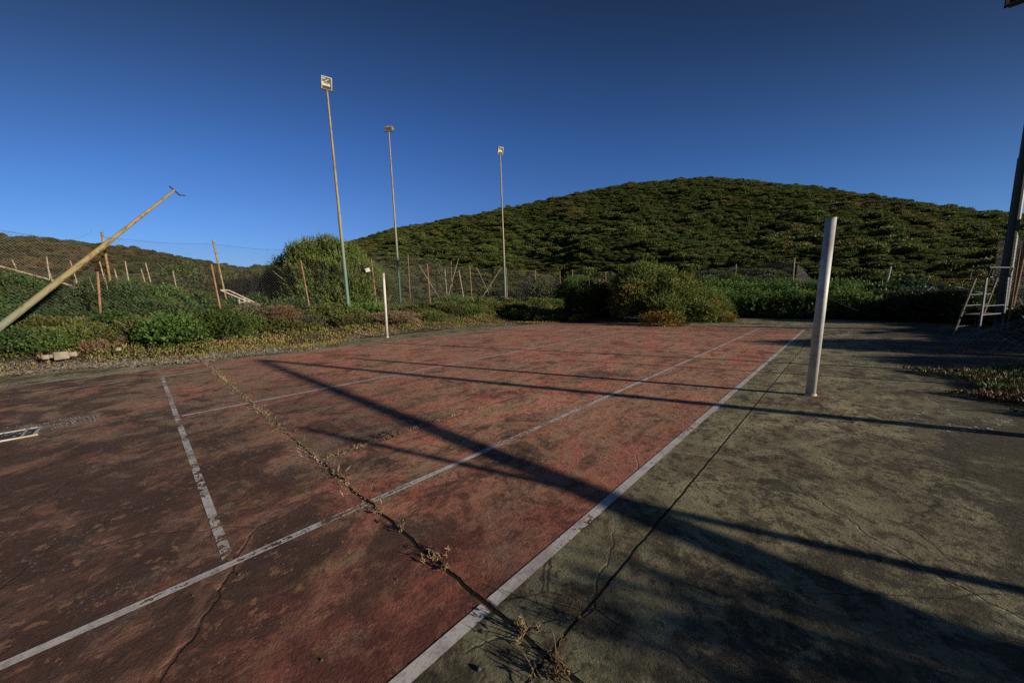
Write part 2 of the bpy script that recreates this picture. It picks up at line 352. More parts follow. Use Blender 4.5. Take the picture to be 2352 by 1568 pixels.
        c = mix(nt, math_(nt, 'MULTIPLY', maprange(nt, noise(nt, 5.5, 5, .65, .4, P), .60, .70), .5), c, (.17, .15, .09))
        c = mix(nt, math_(nt, 'MULTIPLY', maprange(nt, noise(nt, 3.2, 9, .78, .2, P), .60, .64), .8), c, (.04, .035, .026))
        k1 = math_(nt, 'MULTIPLY', contour(nt, P, .38, .006, .03, .5), .55)
        c = mix(nt, math_(nt, 'MULTIPLY', k1, maprange(nt, dirt_vignette, 0, 1, 1, .45)), c, (.36, .34, .20))
        c = mix(nt, math_(nt, 'MULTIPLY', cracks(nt, P, .75, .22, .0008, .0045)[0], maprange(nt, noise(nt, .5, 3, .5, 0, P), .45, .55, 0, .85)), c, (.03, .025, .02))
        c = mix(nt, math_(nt, 'MULTIPLY', speck(nt, P, 22, .53, .59, 1.3, .38, .58), .72), c, (.045, .036, .026))
        c = mix(nt, math_(nt, 'MULTIPLY', speck(nt, P, 70, .56, .62, 2.0, .36, .56), .6), c, (.04, .034, .025))
        c = mix(nt, math_(nt, 'MULTIPLY', speck(nt, P, 48, .60, .65, 2.6, .48, .6), .6), c, (.33, .31, .21))
    js = joint(nt, X, Y, 'Y', -5.55, .012, .03)
    j2 = joint(nt, X, Y, 'X', 5.86, .008, .012, lo=-5.9)
    j3 = joint(nt, X, Y, 'X', 3.04, .006, .02, lo=-5.5, hi=-2.2)
    j4 = joint(nt, X, Y, 'Y', -1.71, .004, .008, lo=3.2)
    J = math_(nt, 'MAXIMUM', math_(nt, 'MAXIMUM', js, j2), math_(nt, 'MAXIMUM', j3, math_(nt, 'MULTIPLY', j4, .7)))
    c = mix(nt, J, c, (.012, .011, .008))
    nt.links.new(c, b.inputs['Base Color'])
    b.inputs['Roughness'].default_value = .85; b.inputs['Specular IOR Level'].default_value = .25
    h = math_(nt, 'ADD', math_(nt, 'MULTIPLY', nF, .5), math_(nt, 'MULTIPLY', nS, .9))
    h = math_(nt, 'ADD', h, math_(nt, 'MULTIPLY', noise(nt, 220, 2, .6, 0, P), .22))
    h = math_(nt, 'SUBTRACT', h, math_(nt, 'MULTIPLY', math_(nt, 'MAXIMUM', J, ckm), 1.3))
    bump(nt, b, h, .9, .011)
    return m
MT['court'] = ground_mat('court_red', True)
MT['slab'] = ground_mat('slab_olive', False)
def paint_mat(name, lo, hi, cx=None, hw=.03):
    m, nt, b = mat(name); g = N(nt, 'ShaderNodeNewGeometry'); P = g.outputs['Position']
    c = mix(nt, maprange(nt, noise(nt, 5, 5, .7, 0, P), .4, .65), (.66, .62, .58), (.42, .37, .35))
    c = mix(nt, math_(nt, 'MULTIPLY', maprange(nt, noise(nt, 60, 4, .7, 0, P), .5, .62), .5), c, (.25, .2, .18))
    nt.links.new(c, b.inputs['Base Color']); b.inputs['Roughness'].default_value = .75
    w1 = noise(nt, 7.5, 7, .72, 1.2, P); w2 = noise(nt, 1.1, 3, .5, 0, P); w3 = noise(nt, 45, 4, .7, 0, P)
    w1 = math_(nt, 'ADD', math_(nt, 'MULTIPLY', w1, .55), math_(nt, 'MULTIPLY', noise(nt, 18, 4, .65, .8, P), .5))
    v = math_(nt, 'ADD', math_(nt, 'MULTIPLY', w1, .55), math_(nt, 'ADD', math_(nt, 'MULTIPLY', w2, .45), math_(nt, 'MULTIPLY', w3, .22)))
    s = N(nt, 'ShaderNodeSeparateXYZ'); nt.links.new(P, s.inputs[0])
    near = maprange(nt, s.outputs['Y'], -9, 6, 0, .03)
    if cx is not None: near = math_(nt, 'ADD', near, maprange(nt, math_(nt, 'ABSOLUTE', math_(nt, 'SUBTRACT', s.outputs['X'], cx)), hw*.2, hw, -.035, .03))
    a = maprange(nt, math_(nt, 'ADD', v, near), lo, hi)
    jj = joint(nt, s.outputs['X'], s.outputs['Y'], 'Y', -5.55, .024, .03)
    a = math_(nt, 'MULTIPLY', a, math_(nt, 'SUBTRACT', 1, jj))
    nt.links.new(a, b.inputs['Alpha'])
    return m
MT['paint_good'] = paint_mat('paint_good', .535, .58)
MT['paint_worn'] = paint_mat('paint_worn', .60, .63)
MT['paint_near'] = paint_mat('paint_near', .60, .615)
MT['paint_side'] = paint_mat('paint_side', .53, .565, 4.115, .03)
MT['paint_mid'] = paint_mat('paint_mid', .54, .58)
m, nt, b = mat('soil'); g = N(nt, 'ShaderNodeNewGeometry'); P = g.outputs['Position']
c = mix(nt, maprange(nt, noise(nt, 2.5, 7, .7, .5, P), .38, .62), (.075, .058, .035), (.16, .125, .08))
c = mix(nt, maprange(nt, noise(nt, 14, 5, .7, 0, P), .5, .65), c, (.05, .06, .02))
ln = N(nt, 'ShaderNodeVectorMath', operation='LENGTH'); nt.links.new(P, ln.inputs[0])
c = mix(nt, maprange(nt, ln.outputs['Value'], 17, 24), c, (.026, .032, .013))
nt.links.new(c, b.inputs['Base Color']); b.inputs['Roughness'].default_value = 1; b.inputs['Specular IOR Level'].default_value = 0
bump(nt, b, noise(nt, 20, 6, .7, 0, P), .8, .05); MT['soil'] = m

# ------------------------------------------------------------------ terrain
HILL = [(-60, 2.0), (-35, 2.5), (-20, 4.0), (-10.8, 6.1), (-6.9, 7.56), (-.7, 10.0), (5.0, 12.1), (11.8, 14.1), (16.9, 14.97), (25.4, 15.48), (34.9, 14.72),
        (44.3, 13.1), (52.4, 11.9), (61.4, 10.1), (68.1, 7.87), (72, 6.3), (76.2, 4.95), (80, 4.5), (83.3, 5.2), (88.7, 6.2), (94.1, 6.7), (97.9, 6.75), (110, 6.5), (140, 4), (170, 1), (200, 1), (300, 1)]
_ha = np.array([a for a, e in HILL]); _he = np.array([e for a, e in HILL])
def sstep(x, a, b):
    t = np.clip((x-a)/(b-a), 0, 1); return t*t*(3-2*t)
def vnoise(x, y, s, seed=0):
    x = x/s; y = y/s; xi = np.floor(x); yi = np.floor(y); xf = x-xi; yf = y-yi
    def h(a, b): return np.modf(np.abs(np.sin(a*127.1+b*311.7+seed*17.3)*43758.5453))[0]
    u = xf*xf*(3-2*xf); v_ = yf*yf*(3-2*yf)
    return (h(xi, yi)*(1-u)+h(xi+1, yi)*u)*(1-v_)+(h(xi, yi+1)*(1-u)+h(xi+1, yi+1)*u)*v_
def terrain(x, y):
    x = np.asarray(x, float); y = np.asarray(y, float)
    z = np.zeros(np.broadcast(x, y).shape)-.03
    z = z+.73*sstep(-x, 7.6, 12.6)+.3*sstep(-x, 13, 18)
    z = np.maximum(z, -.03+.8*sstep(y, 16.6, 22)*np.where(x > -20, 1, 1))
    z = np.maximum(z, -.03+.35*sstep(x, 9.9, 13))
    z = np.maximum(z, -.03+.3*sstep(-y, 17, 22))
    dx = x-CAM[0]; dy = y-CAM[1]; r = np.hypot(dx, dy)+1e-6; az = np.degrees(np.arctan2(-dx, dy)); az = np.where(az < -90, az+360, az)
    el = np.interp(az, _ha, _he)
    left = sstep(az, 72, 84)
    r0 = 31-4*sstep(az, 20, -5)+2*left; rc = 108-20*left-10*sstep(az, 10, -10)
    hc = rc*np.tan(np.radians(el))+1.56-.55
    t = np.clip((r-r0)/(rc-r0), 0, 1)
    prof = (r/rc)*np.sin(t*math.pi/2)**.85*(t < 1)+(t >= 1)*(1-.12*np.clip((r-rc)/30, 0, 4))
    hz = np.maximum(hc-.9, 0)*prof
    relief = (vnoise(x, y, 17, 1)-.5)*1.6+(vnoise(x, y, 8, 2)-.5)*.6+(vnoise(x, y, 3.6, 4)-.5)*.35
    hz = hz+relief*np.clip(t*6, 0, 1)*np.clip((1-t)*1.6, .04, 1)
    hz = hz-1.2*np.exp(-((az-40-6*(t-.3))/5.0)**2)*np.exp(-((t-.28)/.22)**2)+.9*np.exp(-((az-27)/7.0)**2)*np.exp(-((t-.3)/.25)**2)
    hz = hz*(1-sstep(r, rc+5, rc+120)*.9)
    z = z+hz*(r > r0)
    # far side: open rolling ground to the horizon
    return z
def grid_axis(lo, hi, fine_lo, fine_hi, f, cc):
    a = list(np.arange(fine_lo, fine_hi+1e-6, f)); x = fine_lo; st = f
    while x > lo: st *= cc; x -= st; a.insert(0, x)
    x = fine_hi; st = f
    while x < hi: st *= cc; x += st; a.append(x)
    return np.array(a)
gx = grid_axis(-1500, 1500, -60, 30, .75, 1.06); gy = grid_axis(-1500, 1500, -20, 40, .75, 1.04)
GX, GY = np.meshgrid(gx, gy); GZ = terrain(GX, GY)
nx, ny = len(gx), len(gy)
V = np.stack([GX, GY, GZ], -1).reshape(-1, 3)
i, j = np.meshgrid(np.arange(nx-1), np.arange(ny-1)); a = (j*nx+i).ravel()
inside = ((GX[:-1, :-1] > -6.5) & (GX[1:, 1:] < 9.0) & (GY[:-1, :-1] > -15) & (GY[1:, 1:] < 16)).ravel()
Fq = np.stack([a, a+1, a+1+nx, a+nx], 1)[~inside]
me = bpy.data.meshes.new('terrain'); me.from_pydata(V.tolist(), [], Fq.tolist()); me.polygons.foreach_set('use_smooth', [True]*len(me.polygons))
me.materials.append(MT['soil']); terr = bpy.data.objects.new('terrain', me); col.objects.link(terr)
tag(terr, 'earth bank and hills rising around the abandoned court', 'terrain', kind='structure')

def sheet(name, x0, x1, y0, y1, z, material, label, cat, n=1, thick=0):
    b = MB()
    if thick: b.box(((x0+x1)/2, (y0+y1)/2, z-thick/2), ((x1-x0)/2, (y1-y0)/2, thick/2))
    else: b.add([(x0, y0, z), (x1, y0, z), (x1, y1, z), (x0, y1, z)], [[0, 1, 2, 3]])
    return tag(b.build(name, material), label, cat, kind='structure')
# slab with an irregular left edge partly eaten by earth
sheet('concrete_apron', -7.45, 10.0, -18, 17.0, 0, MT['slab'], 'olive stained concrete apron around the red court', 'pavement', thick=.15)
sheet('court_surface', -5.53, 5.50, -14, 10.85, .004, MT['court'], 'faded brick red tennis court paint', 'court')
def line(x0, x1, y0, y1, m, label): sheet('court_line', min(x0, x1), max(x0, x1), min(y0, y1), max(y0, y1), .007, MT[m], label, 'painted line')
line(5.45, 5.52, -14, 10.8, 'paint_good', 'solid white outer sideline along the olive apron')
line(4.085, 4.145, -14, 10.8, 'paint_side', 'broken white inner sideline on the near right of the court')
line(-.032, .032, -6.35, 6.36, 'paint_mid', 'white centre service line running away to the far service line')
line(-4.14, -4.085, -14, 10.8, 'paint_worn', 'patchy white inner sideline on the far left of the court')
line(-5.515, -5.455, -14, 10.8, 'paint_good', 'thin white outer sideline beside the left concrete strip')
line(-4.0, 4.065, -6.428, -6.373, 'paint_near', 'peeling near service line in the left foreground')
line(-4.07, 4.065, 6.37, 6.43, 'paint_good', 'thin white far service line')

# ------------------------------------------------------------------ vegetation builders
def sprig_leaves(P, D, L, m, ll, lw, spread=.7, tone=None):
    """leaves along sprigs. P (n,3) base, D (n,3) dir, L (n) length"""
    n = len(P); t = np.linspace(.15, 1, m)[None, :]+rng.uniform(-.06, .06, (n, m))
    C = P[:, None]+D[:, None]*(L[:, None]*t)[..., None]
    dd = unit(D[:, None]+rng.normal(size=(n, m, 3))*spread)
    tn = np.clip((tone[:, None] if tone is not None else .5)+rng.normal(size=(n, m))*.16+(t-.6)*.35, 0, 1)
    C = C.reshape(-1, 3); dd = dd.reshape(-1, 3); k = len(C)
    return leaf_quads(C, dd, ll*rng.uniform(.7, 1.3, k), lw*rng.uniform(.7, 1.25, k)), tn.reshape(-1)
def crown(mb, blobs, dens, style):
    ll, lw, m, L, up, spread, inner = style
    for (c, r) in blobs:
        c = np.array(c, float); r = np.array(r, float)
        area = 4*math.pi*((r[0]*r[1])**1.6/3+(r[0]*r[2])**1.6/3+(r[1]*r[2])**1.6/3)**(1/1.6)
        n = int(area*dens)
        d = unit(rng.normal(size=(n, 3))); d[:, 2] = np.where(d[:, 2] < -.35, -d[:, 2], d[:, 2])
        lump = .80+.34*vnoise(d[:, 0]*3+c[0]*7, d[:, 1]*3+d[:, 2]*3.3+c[1]*5, .8, 3)
        rad = lump*(1-np.abs(rng.normal(size=n))*inner)
        P = c+d*r*rad[:, None]
        D = unit(d*.6+np.array([0, 0, up])+rng.normal(size=(n, 3))*.45)
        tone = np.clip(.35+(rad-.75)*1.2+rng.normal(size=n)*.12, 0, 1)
        q, t = sprig_leaves(P, D, L*rng.uniform(.6, 1.5, n), m, ll, lw, spread, tone)
        ok = q[:, 0, 2] > terrain(q[:, 0, 0], q[:, 0, 1])+.0
        mb.quads(q[ok], t[ok])
ST = {  # leaf len, half width, per sprig, sprig length, upness, spread, inner
 'broad': (.075, .022, 9, .22, .35, .9, .16),
 'small': (.055, .016, 10, .20, .4, .8, .16),
 'upright': (.085, .019, 14, .42, 1.3, .35, .14),
 'feather': (.085, .017, 15, .42, .2, .6, .15),
 'dry': (.09, .012, 7, .28, .3, 1.0, .25),
 'coarse': (.12, .035, 9, .30, .4, .9, .16),
}
def bush(u, vtop, wpx, label, material='leaf_green', style='broad', x=None, y=None, d=None, depth_k=.8, dens=70, lobes=5, group=None, name='shrub', cat='shrub', trunk=True, sink=.0):
    """a shrub standing on the terrain; centre seen in direction u, crown top at vtop, wpx wide"""
    p = at(u, vtop, x=x, y=y, d=d); dist = float(np.dot(p-CAM, FWD)); wr = wpx/F*dist/2
    gz = float(terrain(p[0], p[1])); h = max(p[2]-gz, .25)
    base = np.array([p[0], p[1], gz]); root = empty(name, base, label, cat, group)
    mb = MB(); bl = [((p[0], p[1], gz+h*.42), (wr*.78, wr*.78*depth_k, h*.5))]
    for k in range(lobes):
        a = 2*math.pi*k/lobes+rng.uniform(-.4, .4); q = rng.uniform(.35, .62); rr = wr*rng.uniform(.35, .55)
        hh = h*rng.uniform(.22, .5)
        zc = gz+rng.uniform(.25, .68)*(h-hh)+hh*.2
        bl.append(((p[0]+math.cos(a)*wr*q, p[1]+math.sin(a)*wr*q*depth_k, zc), (rr, rr, hh*.8)))
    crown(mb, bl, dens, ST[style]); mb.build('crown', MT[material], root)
    if trunk:
        t = MB()
        for k in range(13):
            a = rng.uniform(0, 6.28); q_ = .6 if k < 6 else rng.uniform(.6, 1.05); e = base+np.array([math.cos(a)*wr*q_, math.sin(a)*wr*q_*depth_k, h*(rng.uniform(.55, .9) if k < 6 else rng.uniform(.5, 1.12))])
            mid = base*.5+e*.5+rng.normal(size=3)*.08*wr; t.tube([base-np.array([0, 0, .05]), mid, e], [.035, .022, .008], 5)
        t.build('trunk', MT['twig' if rng.uniform() < .5 else 'branch_pale'], root)
    return root

# ------------------------------------------------------------------ hillside scrub (uncountable)
def scrub_variants(tagname, material, n=5, big=1.0):
    c = bpy.data.collections.new(tagname)
    for k in range(n):
        mb = MB(); bl = [((0, 0, .25), (.75, .75, .55))]
        for q in range(4):
            a = rng.uniform(0, 6.28); bl.append(((math.cos(a)*.45, math.sin(a)*.45, .2+rng.uniform(0, .25)), (.45, .45, .38)))
        for (cc, r) in bl:
            cc = np.array(cc); r = np.array(r); nn = int(60*r[0]/.5)
            d = unit(rng.normal(size=(nn, 3))); d[:, 2] = np.abs(d[:, 2])*1.0-.12
            rad = rng.uniform(.7, 1.12, nn); P = cc+d*r*rad[:, None]
            D = unit(d*.7+np.array([0, 0, .5])+rng.normal(size=(nn, 3))*.5)
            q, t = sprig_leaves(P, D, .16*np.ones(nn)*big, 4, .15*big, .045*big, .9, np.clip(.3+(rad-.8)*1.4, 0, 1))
            mb.quads(q, t)
        V = np.concatenate(mb.v); me = bpy.data.meshes.new(tagname)
        me.vertices.add(len(V)); me.vertices.foreach_set('co', V.astype(np.float32).ravel()); nq = len(V)//4
        me.loops.add(nq*4); me.loops.foreach_set('vertex_index', np.arange(nq*4).astype(np.int32))
        me.polygons.add(nq); me.polygons.foreach_set('loop_start', (np.arange(nq)*4).astype(np.int32)); me.polygons.foreach_set('loop_total', np.full(nq, 4, np.int32))
        at_ = me.attributes.new('tone', 'FLOAT', 'FACE'); at_.data.foreach_set('value', np.concatenate(mb.qa).astype(np.float32))
        me.update(calc_edges=True); me.materials.append(material)
        o = bpy.data.objects.new(tagname, me); c.objects.link(o)
    return c
def scatter(name, P, scl, variants, nvar, label, cat):
    me = bpy.data.meshes.new(name); n = len(P); me.vertices.add(n); me.vertices.foreach_set('co', P.astype(np.float32).ravel())
    a = me.attributes.new('rot', 'FLOAT_VECTOR', 'POINT'); r = np.zeros((n, 3)); r[:, 2] = rng.uniform(0, 6.28, n); r[:, 0] = rng.normal(size=n)*.12; a.data.foreach_set('vector', r.astype(np.float32).ravel())
    a = me.attributes.new('scl', 'FLOAT_VECTOR', 'POINT'); a.data.foreach_set('vector', scl.astype(np.float32).ravel())
    a = me.attributes.new('idx', 'INT', 'POINT'); a.data.foreach_set('value', rng.integers(0, nvar, n).astype(np.int32))
    o = bpy.data.objects.new(name, me); col.objects.link(o); tag(o, label, cat, kind='stuff')
    g = bpy.data.node_groups.new(name, 'GeometryNodeTree')
    g.interface.new_socket('Geometry', in_out='INPUT', socket_type='NodeSocketGeometry'); g.interface.new_socket('Geometry', in_out='OUTPUT', socket_type='NodeSocketGeometry')
    gi = g.nodes.new('NodeGroupInput'); go = g.nodes.new('NodeGroupOutput'); ip = g.nodes.new('GeometryNodeInstanceOnPoints')
    ci = g.nodes.new('GeometryNodeCollectionInfo'); ci.inputs['Collection'].default_value = variants; ci.inputs['Separate Children'].default_value = True; ci.inputs['Reset Children'].default_value = True
    def na(nm, dt):
        x = g.nodes.new('GeometryNodeInputNamedAttribute'); x.data_type = dt; x.inputs['Name'].default_value = nm; return [s for s in x.outputs if s.enabled and s.name == 'Attribute'][0]
    L = g.links.new; L(gi.outputs[0], ip.inputs['Points']); L(ci.outputs[0], ip.inputs['Instance']); ip.inputs['Pick Instance'].default_value = True
    L(na('idx', 'INT'), ip.inputs['Instance Index']); L(na('rot', 'FLOAT_VECTOR'), ip.inputs['Rotation']); L(na('scl', 'FLOAT_VECTOR'), ip.inputs['Scale'])
    L(ip.outputs[0], go.inputs[0]); md = o.modifiers.new('scatter', 'NODES'); md.node_group = g
    return o
step = .60
xs, ys = np.meshgrid(np.arange(-150, 60, step), np.arange(-45, 125, step)); xs = xs.ravel()+rng.uniform(-.4, .4, xs.size); ys = ys.ravel()+rng.uniform(-.4, .4, ys.size)
dx = xs-CAM[0]; dy = ys-CAM[1]; rr = np.hypot(dx, dy); az = np.degrees(np.arctan2(-dx, dy))
el = (az > -19) & (az < 106) & (rr < 128-20*sstep(az, 70, 84)) & ((rr > 25) | (xs < -18.6))
el &= ~((xs > -18.8) & (xs < 12) & (ys < 22.3)) & ~((xs >= 11) & (ys < 20))
keep = rng.uniform(size=len(xs)) < .82
el &= keep; xs, ys, az, rr = xs[el], ys[el], az[el], rr[el]
zs = terrain(xs, ys)
row = vnoise(xs*.35, (ys+xs*.3)*1.2, 2.6, 12)
big = rng.uniform(size=len(xs)) < .11
base_s = .32+.30*vnoise(xs, ys, 2.4, 7)+np.where(big, rng.uniform(.25, .70, len(xs))*np.where(rr > 80, .75, 1), 0)
base_s = base_s*(.85+.30*row)*np.where(rr < 42, .9, 1)*(1-.35*sstep(az, 74, 84))
S = np.stack([base_s*rng.uniform(.85, 1.2, len(xs)), base_s*rng.uniform(.85, 1.2, len(xs)), base_s*rng.uniform(.6, 1.1, len(xs))*(.8+.4*row)], 1)
P = np.stack([xs, ys, zs-.08], 1)
mid = (rr < 46) & (az > 40)
lefty = (~mid) & (az > 73)
right = ~mid & ~lefty
vh = scrub_variants('hill_shrub', MT['hill']); vb = scrub_variants('brown_hill_shrub', MT['hill_brown']); vg = scrub_variants('valley_shrub', MT['leaf_olive'])
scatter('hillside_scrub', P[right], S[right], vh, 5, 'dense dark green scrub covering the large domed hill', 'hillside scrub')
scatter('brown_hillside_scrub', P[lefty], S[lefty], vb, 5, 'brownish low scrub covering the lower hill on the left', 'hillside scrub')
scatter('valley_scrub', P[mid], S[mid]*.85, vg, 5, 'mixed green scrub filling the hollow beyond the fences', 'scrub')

vd = scrub_variants('dark_shrub', MT['leaf_dark']); vy = scrub_variants('dry_shrub', MT['leaf_dry'], 3)
def band(name, x0, x1, y0, y1, n, s0, s1, var, nv, label, thr=.35, seed=1):
    X = rng.uniform(x0, x1, n); Y = rng.uniform(y0, y1, n); k = vnoise(X, Y, 1.6, seed) > thr; k &= np.hypot(X+15.4, Y+2.6) > 1.9; X, Y = X[k], Y[k]
    sc_ = rng.uniform(s0, s1, len(X)); scatter(name, np.stack([X, Y, terrain(X, Y)-.05], 1), np.stack([sc_, sc_, sc_*rng.uniform(.8, 1.4, len(X))], 1), var, nv, label, 'undergrowth')
band('bank_undergrowth', -14.6, -10.0, -15, 18, 1100, .22, .55, vg, 5, 'low mixed green undergrowth on the bank around the front fence', .40, 77)
band('dry_undergrowth', -13.5, -9.6, -14, 14, 420, .14, .34, vy, 3, 'brown and beige dried undergrowth on the bank before the fence', .45, 78)
band('thicket_undergrowth', -18.2, -13.6, -16, 1, 520, .55, 1.0, vd, 5, 'dark thicket filling the space between the two left fences', .12, 79)
band('fence_gap_undergrowth', -18.2, -13.4, 2.5, 20, 420, .3, .6, vg, 5, 'grey green undergrowth between the two left fences farther along', .3, 80)
band('hedge_undergrowth', -12, 9.5, 17.0, 24, 900, .45, .9, vd, 5, 'dark undergrowth at the foot of the far hedge', .1, 81)
band('corner_undergrowth', -12.5, -4, 9.5, 18, 420, .25, .7, vg, 5, 'leafy undergrowth beyond the far left corner of the court', .3, 82)
band('right_undergrowth', 10.9, 16, 8, 20, 380, .4, .8, vd, 5, 'dark undergrowth along the right edge behind the umpire chair', .15, 83)
# ------------------------------------------------------------------ creeping ice plants, litter, gravel
EY = np.array([-18, -9, -8, -7, -5.7, -4.5, -3.1, -1.6, -.3, 2.9, 4.6, 6.2, 8, 10, 13, 17]); EX = np.array([-7.7, -7.6, -7.35, -6.8, -5.85, -5.95, -5.75, -6.75, -8.1, -8.3, -7.7, -6.9, -6.1, -4.6, -3.5, -3.2])
def spikes(mb, X, Y, Z, L, W, tone, lean=.5):
    n = len(X); C = np.stack([X, Y, Z], 1); D = unit(np.stack([rng.normal(size=n)*lean, rng.normal(size=n)*lean, np.abs(rng.normal(size=n))*.5+.45], 1))
    for k in range(2): mb.quads(leaf_quads(C, D, L, W), tone)
def ground_z(x, y): return np.maximum(terrain(x, y), np.where((x > -7.45) & (x < 10) & (y < 17), .0, -9))
n = 120000; X = rng.uniform(-13.6, -3.2, n); Y = rng.uniform(-15, 17, n)
edge = np.interp(Y, EY, EX)+(vnoise(X*0, Y, .9, 3)-.5)*.9+(vnoise(X*0, Y, .25, 5)-.5)*.5
gdens = vnoise(X, Y, .9, 21)*.6+vnoise(X, Y, .3, 22)*.4
ok = (X < edge) & (rng.uniform(size=n) < np.clip((gdens-.18)*2.6, .05, 1)); ok &= ~((Y < -3.6) & (X > edge-1.3) & (rng.uniform(size=n) < .8))
X, Y = X[ok], Y[ok]; mb = MB(); hh = sstep(-X, 8, 11)
spikes(mb, X, Y, ground_z(X, Y)+rng.uniform(0, .03, len(X))+hh*rng.uniform(0, .16, len(X)), .055+rng.uniform(0, .05, len(X))+hh*.03, (.013+hh*.005), np.clip(vnoise(X, Y, .6, 31)*.8+rng.normal(size=len(X))*.2, 0, 1))
tag(mb.build('ice_plant_cover', MT['ice']), 'yellow green creeping ice plants along the left edge of the court', 'ground cover', kind='stuff')
n = 60000; Y = rng.uniform(-15, 12, n); edge = np.interp(Y, EY, EX)+(vnoise(Y*0, Y, .7, 13)-.5)*.6; X = edge-np.abs(rng.normal(size=n))*np.where(Y < -3, .9, .7)+.05
ok = rng.uniform(size=n) < np.where(Y < -3.5, 1, .35)*np.clip(vnoise(X, Y, 1.0, 41)*1.7-.1, 0, 1); X, Y = X[ok], Y[ok]
D = unit(np.stack([rng.normal(size=len(X)), rng.normal(size=len(X)), np.abs(rng.normal(size=len(X)))*.25], 1)); mb = MB()
mb.quads(leaf_quads(np.stack([X, Y, ground_z(X, Y)+.006+rng.uniform(0, .04, len(X))], 1), D, rng.uniform(.04, .12, len(X)), .009), rng.uniform(0, 1, len(X)))
tag(mb.build('dead_litter', MT['litter']), 'grey dead stems and litter spilling onto the concrete strip', 'dead plants', kind='stuff')
# right patch
n = 44000; X = rng.uniform(7.0, 13, n); Y = rng.uniform(-.4, 5.2, n)
ed = np.interp(Y, [-.4, .3, .5, .9, 1.3, 1.6, 2.0, 2.5, 3.07, 3.3, 3.8, 4.3, 5.2], [10.0, 9.0, 8.15, 8.6, 7.7, 8.3, 8.1, 8.2, 7.35, 8.0, 8.5, 8.8, 10.2])
ok = (X > ed) & (rng.uniform(size=n) < np.clip((X-ed)*1.4+.45, 0, 1)*np.clip(vnoise(X, Y, .25, 51)*1.8-.05, .15, 1)); X, Y = X[ok], Y[ok]; mb = MB()
spikes(mb, X, Y, ground_z(X, Y)+rng.uniform(0, .04, len(X))+.05*sstep(X, 8.5, 10), rng.uniform(.06, .10, len(X)), .010, np.clip(rng.normal(size=len(X))*.3+.5, 0, 1), .35)
tag(mb.build('ice_plant_patch', MT['ice_dark']), 'dark green fleshy ice plants creeping over the right concrete', 'ground cover', kind='stuff')

def pebbles(name, X, Y, sz, material, label, cat, z0=.004, zs=None):
    mb = MB(); n = len(X)
    for k in range(n):
        s = sz[k]; c = np.array([X[k], Y[k], z0+s*.35+(zs[k] if zs is not None else 0)]); a = rng.uniform(0, 3.1); sx, sy = s*rng.uniform(.6, 1.2), s*rng.uniform(.6, 1.1)
        p = [c+np.array([math.cos(a+t)*sx, math.sin(a+t)*sy, 0]) for t in (0, 1.6, 3.0, 4.6)]; tp = c+np.array([rng.normal()*s*.3, rng.normal()*s*.3, s*.6]); bt = c-np.array([0, 0, s*.35])
        for q in range(4): mb.quads(np.array([[p[q], p[(q+1) % 4], tp, tp+(p[q]-tp)*.3]]), np.array([rng.uniform()]))
        for q in range(4): mb.quads(np.array([[p[(q+1) % 4], p[q], bt, bt+(p[(q+1) % 4]-bt)*.3]]), np.array([rng.uniform()]))
    return tag(mb.build(name, material), label, cat, kind='stuff')
# gravel spilling out of the drain box
n = 420; Yg = -7.15-np.abs(rng.normal(size=n))*.75; Xg = -.86+rng.normal(size=n)*.13-(rng.uniform(size=n) < .3)*.15
pebbles('gravel', Xg, Yg, rng.uniform(.006, .019, n), MT['gravel'], 'grey gravel spilled around the sunken box at the left edge', 'gravel')
n = 260; pebbles('scattered_grit', rng.uniform(-4, 5.2, n), rng.uniform(-9.5, -4.4, n), rng.uniform(.003, .008, n), MT['gravel'], 'tiny pale grit scattered over the near red paint', 'grit', .006)

# sunken box frame
root = empty('drain_box', (-.7, -8.2, .0), 'sunken gravel filled box with pale rim at the left edge', 'drain box')
b = MB(); b.box((-.47, -8.35, .010), (.011, .72, .011)); b.build('rim', MT['bone'], root)
b = MB(); b.box((-.70, -7.66, .01), (.20, .012, .012)); b.box((-.70, -7.76, .008), (.20, .008, .01)); b.box((-.91, -8.3, .008), (.010, .64, .01)); b.build('grate', MT['lamp_frame'], root)
b = MB(); b.box((-.70, -8.35, .004), (.19, .70, .004)); b.build('filling', MT['dark_metal'], root)

# ------------------------------------------------------------------ weeds in the joints
def blades(mb, X, Y, L, W, lean=.5, per=1):
    n = len(X); D = unit(np.stack([rng.normal(size=n)*lean, rng.normal(size=n)*lean, np.abs(rng.normal(size=n))*.4+.5], 1))
    mb.quads(leaf_quads(np.stack([X, Y, np.zeros(n)], 1), D, L, W), rng.uniform(.1, 1, n))
n = 4600; X = rng.uniform(-7.4, 4.25, n); pr = np.clip(vnoise(X, X*0, .35, 61)*1.1+.25, 0, 1)*np.clip((4.4-X)*1.2, 0, 1); ok = rng.uniform(size=n) < pr; X = X[ok]
mb = MB(); amp = .45+.75*vnoise(X, X*0, .5, 62)
blades(mb, X, -5.55+rng.normal(size=len(X))*.014*amp, rng.uniform(.015, .045, len(X))*amp, .004, 1.1)
k = rng.uniform(size=len(X)) < .12; blades(mb, X[k], -5.55+rng.normal(size=k.sum())*.05, rng.uniform(.05, .10, k.sum()), .003, .6)
tag(mb.build('joint_weeds', MT['straw']), 'dry straw coloured weeds filling the long joint across the red court', 'weeds', kind='stuff')
n = 650; Y = rng.uniform(-5.5, -3.4, n); ok = rng.uniform(size=n) < np.clip(vnoise(Y*0, Y, .16, 71)*1.6-.5, 0, 1); Y = Y[ok]; mb = MB(); blades(mb, 3.03+rng.normal(size=len(Y))*.02, Y, rng.uniform(.02, .06, len(Y)), .003, .6)
tag(mb.build('crack_weeds', MT['straw']), 'sparse dry weeds along the short crack branching off the joint', 'weeds', kind='stuff')
